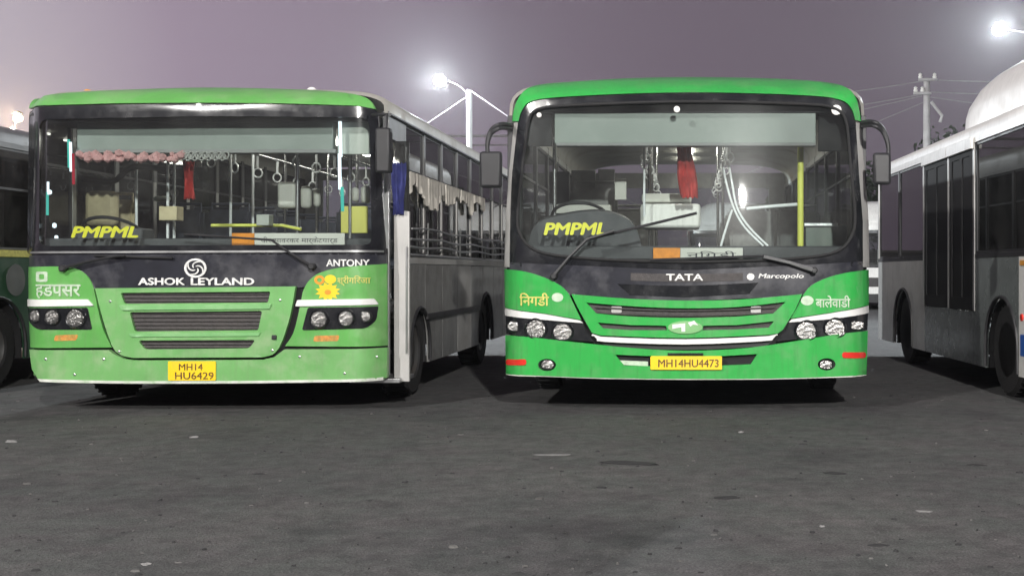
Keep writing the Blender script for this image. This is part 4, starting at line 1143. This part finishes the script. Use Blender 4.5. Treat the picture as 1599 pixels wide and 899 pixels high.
def build_bus_c():
    hw = 1.5; L = 7.25; zb, zf, zbelt, zwt, zg, zt = .24, .60, 1.37, 2.60, 2.62, 2.88
    R = thing('city_bus', 'white bus with roof pods and black doors, cut by the right edge of the picture', 'bus', (3.19 + 1.5, 9.97, 0), .045, 'buses parked in a row')
    sf = simple_front(R, hw, zb, zbelt, zwt, zg, zt, 'white_paint')
    shell(R, hw, L, zb, zf, zbelt, zwt, zg + .15, .1, m_rear='white_paint', arches=((1.5, .53), (5.65, .55)))
    roof(R, hw, zg, zt, L, sf, 'white_paint', e=5.0)
    arches = [(1.5, .50, .48), (5.65, .52, .48)]
    for sx in (-1, 1):
        x = sx * hw
        for yc, r, zc in arches:
            arch_lip(R, sx, hw, yc, r, zc, zb, 'black_plastic'); add_wheel(R, sx * (hw - .19), yc, .46, sx)
        lower_side(R, sx, hw, [.27, .98], zb, zbelt, arches, 'white_paint')
        lower_side(R, sx, hw, [.98, 2.42], zb, zbelt, arches, 'darkteal_panel')
        if sx < 0:
            lower_side(R, sx, hw, [2.42, 3.40, 4.50], zb, .80, arches, 'darkteal_panel')
        else:
            lower_side(R, sx, hw, [2.42, 3.40, 4.50], zb, zbelt, arches, 'silver_panel')
        lower_side(R, sx, hw, [4.50, 5.12, 6.2, L - .03], zb, zbelt, arches, 'white_paint')
        for a_, b_ in ((.27, 4.5), (4.5, L - .03)):
            if sx < 0 and a_ < 1:
                box('belt_rail', 'black_plastic', R, min(x, x - sx * .05), max(x, x - sx * .05), .27, 2.40, zbelt + .002, zbelt + .05, .003)
            else:
                box('belt_rail', 'black_plastic', R, min(x, x - sx * .05), max(x, x - sx * .05), a_ + .003, b_ - .003, zbelt + .002, zbelt + .05, .003)
        bays = [(.32, 2.36), (4.58, 5.88), (5.96, L - .08)] if sx < 0 else [(.32, 1.6), (1.68, 3.0), (3.08, 4.5), (4.58, 5.88), (5.96, L - .08)]
        for a_, b_ in bays:
            window_bay(R, sx, hw - .006, a_, b_, zbelt + .055, zwt - .005, None, gl='dark_glass')
        for y in sorted(set([b[0] - .04 for b in bays] + [bays[-1][1] + .04, 2.40 if sx < 0 else 1.64])):
            box('window_pillar', 'white_paint' if y > 6.9 else 'black_plastic', R, min(x - sx * .003, x - sx * .05), max(x - sx * .003, x - sx * .05), y - .035, y + .035, zbelt + .052, zwt, .003)
        box('cant_rail', 'white_paint', R, min(x + sx * .004, x - sx * .05), max(x + sx * .004, x - sx * .05), .27, L - .03, zwt + .002, zg + .06, .003)
    x = -hw
    # two tall black doors on the near side
    for a_, b_ in ((2.45, 3.36), (3.45, 4.50)):
        d = side_sheet('door_leaf', 'black_matte', R, -1, x - .004, [[(a_, .81), (b_, .81), (b_, 2.595), (a_, 2.595)], [(a_ + .10, .95), ((a_ + b_) / 2 - .05, .95), ((a_ + b_) / 2 - .05, 2.48), (a_ + .10, 2.48)], [((a_ + b_) / 2 + .05, .95), (b_ - .10, .95), (b_ - .10, 2.48), ((a_ + b_) / 2 + .05, 2.48)]], .03)
        for u0, u1 in ((a_ + .10, (a_ + b_) / 2 - .05), ((a_ + b_) / 2 + .05, b_ - .10)):
            side_sheet('door_glass', 'black_matte', d, -1, x + .008, [[(u0 - .01, .94), (u1 + .01, .94), (u1 + .01, 2.49), (u0 - .01, 2.49)]], .006)
    for y in (2.41, 3.405, 4.54): box('door_post', 'silver_panel', R, x - .006, x + .05, y - .03, y + .03, .81, 2.60, .003)
    for a_, b_ in ((2.45, 3.36), (3.45, 4.50)): box('door_hood', 'white_paint', R, x - .04, x - .006, a_ - .05, b_ + .03, 2.54, 2.66, .006)
    # marks on the front corner panel
    box('marker_lamp', 'amber_lens', R, x - .012, x - .001, .42, .92, 1.285, 1.335, .003)
    box('blue_panel', 'blue_paint', R, x - .006, x - .001, .50, .92, .44, .64, 0)
    lathe('reflector', 'red_reflector', R, [(.035, x - .001), (.035, x - .012), (0, x - .014)], 'x', (0, .88, .80), 12)
    # roof pods with rounded ends
    def pod(y0, y1, z1, w, name):
        bm = bmesh.new(); n = 14
        pr = roof_prof(w, zt - .12, z1, 16, 3.6)
        rings = []
        for k in range(n + 1):
            t = k / n; y = y0 + (y1 - y0) * t
            s = (1 - abs(2 * t - 1) ** 5) ** .35 if 0 < k < n else .25
            s = max(s, .25)
            rings.append([bm.verts.new((px * (.9 + .1 * s), y, zt - .12 + (z - zt + .12) * s)) for px, z in pr])
        for a, b in zip(rings, rings[1:]):
            for i in range(len(pr) - 1): bm.faces.new((a[i], a[i + 1], b[i + 1], b[i]))
        bm.faces.new(rings[0]); bm.faces.new(rings[-1][::-1])
        return finish(name, bm, 'white_paint', R, smooth=50)
    pod(.1, 4.0, 3.60, 1.24, 'roof_pod'); pod(5.0, 6.9, 3.02, 1.22, 'roof_pod')
    rows = [1.9 + .8 * k for k in range(6)]
    seats(R, zf, rows, (-1.12, -.62, .62, 1.12), 'seat_grey', skip=[(y, xx) for y in rows[:4] for xx in (-1.12, -.62)])
    interior_poles(R, [(-.3, 2.4), (-.3, 4.4), (.4, 3.2)], zf, zt - .06)
    return R
BUS_C = build_bus_c()

def build_bus_d():
    hw = 1.5; L = 8.0; zb, zf, zbelt, zwt, zg, zt = .30, .68, 1.38, 2.52, 2.56, 2.82
    R = thing('city_bus', 'dark green bus with a yellow waist line, cut by the left edge of the picture', 'bus', (-7.1 - hw, 10.6, 0), 0, 'buses parked in a row')
    sf = simple_front(R, hw, zb, zbelt, zwt, zg, zt, 'green_dark')
    shell(R, hw, L, zb, zf, zbelt, zwt, zg + .15, .1, m_rear='green_dark', arches=((1.3, .53), (5.6, .53)))
    roof(R, hw, zg, zt, L, sf, 'grey_panel', e=4.4)
    arches = [(1.30, .50, .46), (5.6, .50, .46)]
    ys = [.28, 1.1, 2.1, 3.1, 4.1, 5.1, 6.1, 7.1, L - .03]
    for sx in (-1, 1):
        x = sx * hw
        for yc, r, zc in arches:
            arch_lip(R, sx, hw, yc, r, zc, zb); add_wheel(R, sx * (hw - .19), yc, .44, sx)
        lower_side(R, sx, hw, ys, zb, 1.38, arches, 'green_dark')
        box('waist_line', 'faded_yellow', R, min(x + sx * .004, x - sx * .05), max(x + sx * .004, x - sx * .05), .28, L - .03, 1.383, 1.455, .003)
        for a_, b_ in zip(ys, ys[1:]):
            box('window_pillar', 'grey_panel', R, min(x - sx * .003, x - sx * .05), max(x - sx * .003, x - sx * .05), a_ - .035, a_ + .035, 1.458, zg + .03, .003)
            window_bay(R, sx, hw - .012, a_ + .036, b_ - .036, 1.46, zwt, 2.1, frame='grey_panel')
        box('cant_rail', 'grey_panel', R, min(x, x - sx * .05), max(x, x - sx * .05), .28, L - .03, zwt + .002, zg + .02, .003)
    bm = sheet([[(1.62 + .17 * math.cos(a), 1.14 + .17 * math.sin(a)) for a in [2 * math.pi * k / 20 for k in range(20)]]], lambda a, b: Vector((hw + .006, a, b)), lambda a, b: Vector((hw + .001, a, b)), 0)
    finish('round_emblem', bm, 'grey_panel', R)
    rows = [2.0 + .8 * k for k in range(6)]
    seats(R, zf, rows, (-1.12, -.62, .62, 1.12), 'seat_blue')
    return R
BUS_D = build_bus_d()

def copy_tree(o, parent=None):
    c = o.copy(); C.objects.link(c); c.parent = parent
    for ch in list(o.children): copy_tree(ch, c)
    return c
for X_, Y_, lab in ((-15.2, 37.0, 'white bus parked far behind the left bus, seen through its windscreen'), (1.6, 38.0, 'white bus parked far behind the bright green bus, seen through its windscreen'), (6.4, 37.5, 'white bus far behind in the gap beside the white bus at the right')):
    b_ = copy_tree(BUS_C); b_.location = (X_, Y_, 0); b_.rotation_euler = (0, 0, 0); b_['label'] = lab; b_['group'] = 'buses parked behind the front row'

# ================================================================== LAMPS, POLES, WIRES
def street_lamp(px, py, d, pole_px, pole_top, m, power, col, label, halo_r=.155, pm='pole_white', pr=.075):
    X = (px - 1070) / FPX * d; Z = EYE + (425 - py) / FPX * d
    PX = (pole_px - 1070) / FPX * d; PZ = EYE + (425 - pole_top) / FPX * d
    t = thing('street_lamp', label, 'street lamp', (PX, d, 0), 0, 'lit yard lamps')
    tube('pole', pm, t, [(0, 0, 0), (0, 0, PZ * .5), (0, 0, PZ)], [pr * 1.1, pr, pr * .9], 12)
    lathe('base_plate', 'concrete', t, [(.22, 0), (.22, .25), (.14, .32), (0, .32)], 'z', (0, 0, 0), 12)
    tube('lamp_arm', 'black_plastic', t, curve([(0, 0, PZ - .15), ((X - PX) * .4, .05, PZ + (Z - PZ) * .6), (X - PX, .10, Z + .06)], 5), .009, 8)
    h = lathe('lamp_head', 'black_plastic', t, [(.03, .19), (.09, .17), (.12, .12), (.11, .11)], 'z', (X - PX, 0, Z), 18)
    g = halo_r
    lathe('lamp_globe', m, h, [(0, -g * .8), (g * .5, -g * .72), (g * .9, -g * .36), (g, 0), (g * .9, g * .36), (g * .5, g * .72), (0, g * .8)], 'z', (X - PX, 0, Z), 18)
    l = bpy.data.lights.new('lamp_light', 'POINT'); l.energy = power; l.color = col; l.shadow_soft_size = .1
    o = bpy.data.objects.new('lamp_light', l); C.objects.link(o); o.parent = t; o.location = (X - PX, -g - .12, Z - .03)
    return t
street_lamp(687, 127, 28, 733, 141, 'lamp_white', LAMP_W, (.90, .97, 1.0), 'white pole with a glaring white lamp above the gap between the green buses')
street_lamp(1560, 47, 26, 1640, 60, 'lamp_white', LAMP_W, (.90, .97, 1.0), 'glaring white lamp at the top right above the white bus')
street_lamp(28, 185, 30, 20, 200, 'lamp_amber', LAMP_W * .5, (1.0, .72, .42), 'small amber lamp at the left edge above the dark green bus', halo_r=.12, pm='pole_grey')

# floodlight mast behind the photographer (seen mirrored in the windscreens)
def flood(x, y, z, power, label):
    t = thing('floodlight_mast', label, 'floodlight', (x, y, 0), 0, 'floodlights lighting the yard')
    tube('pole', 'pole_grey', t, [(0, 0, 0), (0, 0, z)], [.13, .08], 12)
    lathe('base_plate', 'concrete', t, [(.3, 0), (.3, .3), (.2, .4), (0, .4)], 'z', (0, 0, 0), 12)
    h = box('flood_housing', 'pole_grey', t, -.32, .32, -.12, .12, z - .2, z + .2, .03)
    lathe('flood_lens', 'flood_white', h, [(.17, .121), (.16, .14), (.10, .155), (0, .16)], 'y', (0, 0, z), 20)
    l = bpy.data.lights.new('flood_light', 'SPOT'); l.energy = power; l.color = (1.0, .97, .93); l.spot_size = math.radians(120); l.spot_blend = .6; l.shadow_soft_size = .22
    o = bpy.data.objects.new('flood_light', l); C.objects.link(o); o.parent = t; o.location = (0, .20, z)
    v = Vector((-1.0, 11, .6)) - Vector((x, y, z)); o.rotation_euler = v.to_track_quat('-Z', 'Y').to_euler()
flood(3.4, -9.0, 8.2, FLOOD_W, 'yard floodlight on a mast, its glare mirrored in the middle windscreen')
flood(-10.0, -4.0, 10.0, FLOOD_W * .68, 'yard floodlight on a mast, its glare mirrored in the left windscreen')

def utility_pole():
    d = 34.0
    X = (1447 - 1070) / FPX * d; Z = EYE + (425 - 123) / FPX * d
    t = thing('utility_pole', 'tall grey utility pole with crossarms and wires behind the white bus', 'utility pole', (X, d, 0))
    tube('pole', 'pole_grey', t, [(0, 0, 0), (0, 0, Z)], [.15, .095], 10)
    def zz(py): return EYE + (425 - py) / FPX * d
    ca = box('crossarm', 'pole_grey', t, -.28, .28, -.20, -.12, zz(128), zz(124), .01)
    cb = box('crossarm', 'pole_grey', t, -.42, .10, -.20, -.12, zz(149), zz(145), .01)
    for par, xs, py in ((ca, (-.22, .20), 124), (cb, (-.36, -.16), 145)):
        for x in xs: lathe('insulator', 'white_paint', par, [(.05, 0), (.07, .05), (.04, .08), (.06, .12), (0, .17)], 'z', (x, -.16, zz(py)), 10)
    tube('stay_arm', 'pole_grey', t, [(.10, -.14, zz(160)), (.42, -.14, zz(182)), (.36, -.14, zz(192))], .05, 6)
    box('guard_ring', 'black_plastic', t, -.2, .2, -.2, .2, 2.6, 2.65, .01)
    return t
utility_pole()
def wire(p0, p1, d0, d1, sag, label, r=.016):
    a = Vector(((p0[0] - 1070) / FPX * d0, d0, EYE + (425 - p0[1]) / FPX * d0)); b = Vector(((p1[0] - 1070) / FPX * d1, d1, EYE + (425 - p1[1]) / FPX * d1))
    pts = [a.lerp(b, k / 14) - Vector((0, 0, sag * 4 * (k / 14) * (1 - k / 14))) for k in range(15)]
    bm = bmesh.new(); tube_bm(bm, pts, r, 5)
    tag(finish('overhead_wire', bm, 'wire', None), label, 'wire', 'overhead wires')
wire((1441, 127), (1000, 175), 33.9, 36, .12, 'topmost wire running left from the utility pole towards the bright green bus')
wire((1437, 148), (1000, 205), 33.9, 36, .12, 'second wire from the top running left from the utility pole')
wire((1440, 150), (1000, 232), 33.9, 37, .12, 'third wire from the top running left from the utility pole')
wire((1442, 160), (1000, 330), 33.9, 38, .1, 'steepest wire running down left from the utility pole')
wire((1452, 125), (1800, 128), 33.9, 30, .05, 'top wire running right from the utility pole to the roof pod')
wire((1450, 144), (1800, 148), 33.9, 30, .05, 'middle wire running right from the utility pole to the roof pod')
wire((1452, 152), (1800, 190), 33.9, 30, .05, 'lowest wire running right from the utility pole to the roof pod')
wire((737, 143), (1000, 325), 27.9, 26, .0, 'pale stay wire running down right from the white lamp pole', r=.013)
wire((728, 152), (560, 265), 27.9, 27, .0, 'thin stay wire running down left from the white lamp pole', r=.008)
wire((200, 214), (1300, 211), 40, 40, .0, 'level pale cable crossing behind the white lamp pole', r=.05)
wire((200, 232), (1300, 222), 41, 41, .0, 'lower level cable crossing behind the white lamp pole', r=.03)

# ================================================================== BACKGROUND
def compound_wall():
    t = thing('compound_wall', 'long grey wall closing the yard behind the buses', 'wall', (0, 62, 0))
    box('wall_face', 'wall_grey', t, -70, 60, 0, .3, 0, 2.3, .01)
    box('coping', 'concrete', t, -70, 60, -.05, .35, 2.302, 2.42, .01)
compound_wall()

def tree(x, y, h, w, seed, label):
    rd = random.Random(seed)
    t = thing('tree', label, 'tree', (x, y, 0), 0, 'trees behind the yard')
    bm = bmesh.new()
    tube_bm(bm, [(0, 0, 0), (.1, .05, h * .25), (-.05, .1, h * .5), (.05, 0, h * .75)], [.28, .22, .15, .06], 8)
    cl = []
    for k in range(16):
        a = rd.uniform(0, 6.28); z0 = h * rd.uniform(.25, .65); rr = w * rd.uniform(.35, 1.0); z1 = h * rd.uniform(.42, .98)
        rr *= math.sqrt(max(.1, 1 - ((z1 / h - .62) / .42) ** 2))
        e_ = Vector((rr * math.cos(a), rr * math.sin(a), z1)); cl.append(e_)
        tube_bm(bm, [(0, 0, z0), tuple(e_ * .5 + Vector((0, 0, z0 * .5 + .2))), tuple(e_)], [.09, .06, .02], 5)
    finish('trunk', bm, 'bark', t)
    bm = bmesh.new()
    for c in cl:
        cr_ = w * rd.uniform(.28, .48)
        for k in range(190):
            v = Vector((rd.gauss(0, 1), rd.gauss(0, 1), rd.gauss(0, .8))).normalized() * cr_ * rd.uniform(.4, 1.05) ** .7
            p = c + v; s = rd.uniform(.09, .2)
            u = Vector((rd.uniform(-1, 1), rd.uniform(-1, 1), rd.uniform(-1, 1))).normalized(); q = u.orthogonal().normalized()
            bm.faces.new([bm.verts.new(p + u * s), bm.verts.new(p + q * s * .6), bm.verts.new(p - u * s), bm.verts.new(p - q * s * .6)])
    finish('crown', bm, 'leaf', t, smooth=0)
tree(8.4, 46, 6.6, 2.8, 11, 'dark tree rising just left of the utility pole')
tree(12.5, 50, 6.9, 3.0, 12, 'dark tree behind the utility pole and white bus roof')
tree(5.0, 44, 5.2, 2.4, 13, 'low dark tree behind the mirror of the bright green bus')
tree(-24.0, 44, 5.2, 2.6, 15, 'dark tree at the far left behind the dark green bus')

# ================================================================== LITTER AND STONES ON THE GROUND
def gpt(px, py):
    d = EYE * FPX / (py - 425); return Vector(((px - 1070) / FPX * d, d, 0)), d / FPX
def lump(name, m, px, py, wpx, hfac, dfac, label, cat, seed, group):
    rd = random.Random(seed); p, s = gpt(px, py); w = wpx * s / 2
    bm = bmesh.new(); bmesh.ops.create_icosphere(bm, subdivisions=2, radius=1)
    ph = [rd.uniform(0, 6) for _ in range(4)]
    for v in bm.verts:
        n = 1 + .22 * math.sin(v.co.x * 4 + ph[0]) * math.cos(v.co.y * 5 + ph[1]) + .12 * math.sin(v.co.y * 9 + ph[2])
        v.co = Vector((v.co.x * w * n, v.co.y * w * dfac * n, max(-.3, v.co.z) * w * hfac * n))
    o = finish(name, bm, m, None, smooth=25); o.location = p + Vector((0, 0, .3 * w * hfac * .8)); o.rotation_euler = (0, 0, rd.uniform(-.3, .3))
    return tag(o, label, cat, group)
ST = 'pale stones and scraps on the asphalt'
lump('stone', 'stone_pale', 18, 690, 17, .35, .7, 'pale flat stone at the far left of the yard', 'stone', 1, ST)
lump('stone', 'stone_pale', 303, 683, 14, .35, .7, 'pale flat stone on the asphalt in front of the left bus', 'stone', 2, ST)
lump('stone', 'stone_pale', 228, 881, 15, .35, .7, 'pale stone near the bottom edge, left part of the yard', 'stone', 3, ST)
lump('stone', 'stone_pale', 1157, 675, 10, .4, .8, 'small pale stone in front of the bright green bus', 'stone', 4, ST)
lump('stone', 'stone_pale', 1284, 822, 9, .5, .8, 'tiny white stone in the lower right of the yard', 'stone', 5, ST)
lump('paper_scrap', 'stone_pale', 1443, 798, 26, .08, .5, 'pale scrap lying on the asphalt at the lower right', 'scrap', 6, ST)
lump('paper_scrap', 'stone_pale', 862, 710, 56, .03, .3, 'long pale scrap lying in front of the middle bus', 'scrap', 7, ST)
CRK = 'dark crack patches on the asphalt'  # flat dark patches for cracks, their shadow included in the colour
lump('crack_patch', 'stone_dark', 984, 723, 104, .05, .26, 'long dark crack patch on the asphalt before the bright green bus', 'crack', 8, CRK)
lump('crack_patch', 'stone_dark', 1304, 739, 38, .10, .5, 'short dark crack patch before the right corner of the green bus', 'crack', 9, CRK)
lump('crack_patch', 'stone_dark', 1135, 777, 42, .10, .5, 'dark crack patch in the middle of the right half of the yard', 'crack', 10, CRK)
lump('crack_patch', 'stone_dark', 1372, 851, 34, .10, .5, 'dark crack patch nearest the bottom right of the yard', 'crack', 11, CRK)
lump('crack_patch', 'stone_dark', 1526, 726, 30, .08, .5, 'dark crack patch in front of the white bus', 'crack', 12, CRK)
lump('crack_patch', 'stone_dark', 405, 740, 26, .08, .4, 'dark crack patch on the asphalt in front of the left bus', 'crack', 13, CRK)
def grit():
    rd = random.Random(77); bm = bmesh.new()
    for k in range(1300):
        d = 4.2 + 9 * rd.random() ** 1.5; x = rd.uniform(-.62, .32) * d; s = rd.uniform(.0025, .008) * (2.2 if rd.random() < .03 else 1)
        p = Vector((x, d, s * .35)); u = [Vector((rd.gauss(0, 1), rd.gauss(0, 1), rd.gauss(0, .5))).normalized() * s for _ in range(5)]
        vs = [bm.verts.new(p + q) for q in u]
        try:
            for f in ((0, 1, 2), (0, 2, 3), (0, 3, 4), (0, 4, 1), (1, 2, 3), (1, 3, 4)): bm.faces.new([vs[i] for i in f])
        except ValueError: pass
    o = finish('grit', bm, 'gravel', None, smooth=0)
    struct(o, 'stuff'); o['label'] = 'fine grit and small stones strewn over the asphalt'; o['category'] = 'gravel'
grit()
def chips(name, m, n, seed, label):
    rd = random.Random(seed); bm = bmesh.new()
    for k in range(n):
        d = 4.4 + 7 * rd.random() ** 1.3; x = rd.uniform(-.62, .32) * d; w = rd.uniform(.005, .020) * (1.9 if rd.random() < .12 else 1); a0 = rd.uniform(0, 6.28)
        el = rd.uniform(.3, .9); h = rd.uniform(.003, .009)
        ring = [(w * rd.uniform(.6, 1.1) * math.cos(a0 + q * 1.047), w * el * rd.uniform(.6, 1.1) * math.sin(a0 + q * 1.047)) for q in range(6)]
        lo = [bm.verts.new((x + px, d + py, -.002)) for px, py in ring]; hi = [bm.verts.new((x + px * .75, d + py * .75, h * rd.uniform(.6, 1.2))) for px, py in ring]
        for q in range(6): bm.faces.new((lo[q], lo[(q + 1) % 6], hi[(q + 1) % 6], hi[q]))
        bm.faces.new(hi)
    o = finish(name, bm, m, None, smooth=0); struct(o, 'stuff'); o['label'] = label; o['category'] = 'gravel'
chips('loose_chips', 'gravel', 70, 5, 'grey flat stone chips scattered over the yard')
chips('tar_crumbs', 'stone_dark', 240, 6, 'dark tar crumbs scattered over the yard')

# ================================================================== NIGHT HAZE
def haze():
    bm = bmesh.new(); bbox(bm, -34, 30, -14, 70, -1.0, 10.2)
    o = finish('haze', bm, 'wire', None, smooth=0); o.data.materials.clear()
    m = bpy.data.materials.new('haze'); m.use_nodes = True; t = m.node_tree; t.nodes.clear()
    out = t.nodes.new('ShaderNodeOutputMaterial'); v = t.nodes.new('ShaderNodeVolumePrincipled')
    v.inputs['Color'].default_value = (.92, .92, .95, 1); v.inputs['Density'].default_value = 0.0009; v.inputs['Anisotropy'].default_value = 0.75
    t.links.new(v.outputs[0], out.inputs['Volume']); o.data.materials.append(m)
    o['kind'] = 'stuff'; o['label'] = 'thin night haze glowing round the lamps'; o['category'] = 'haze'
haze()
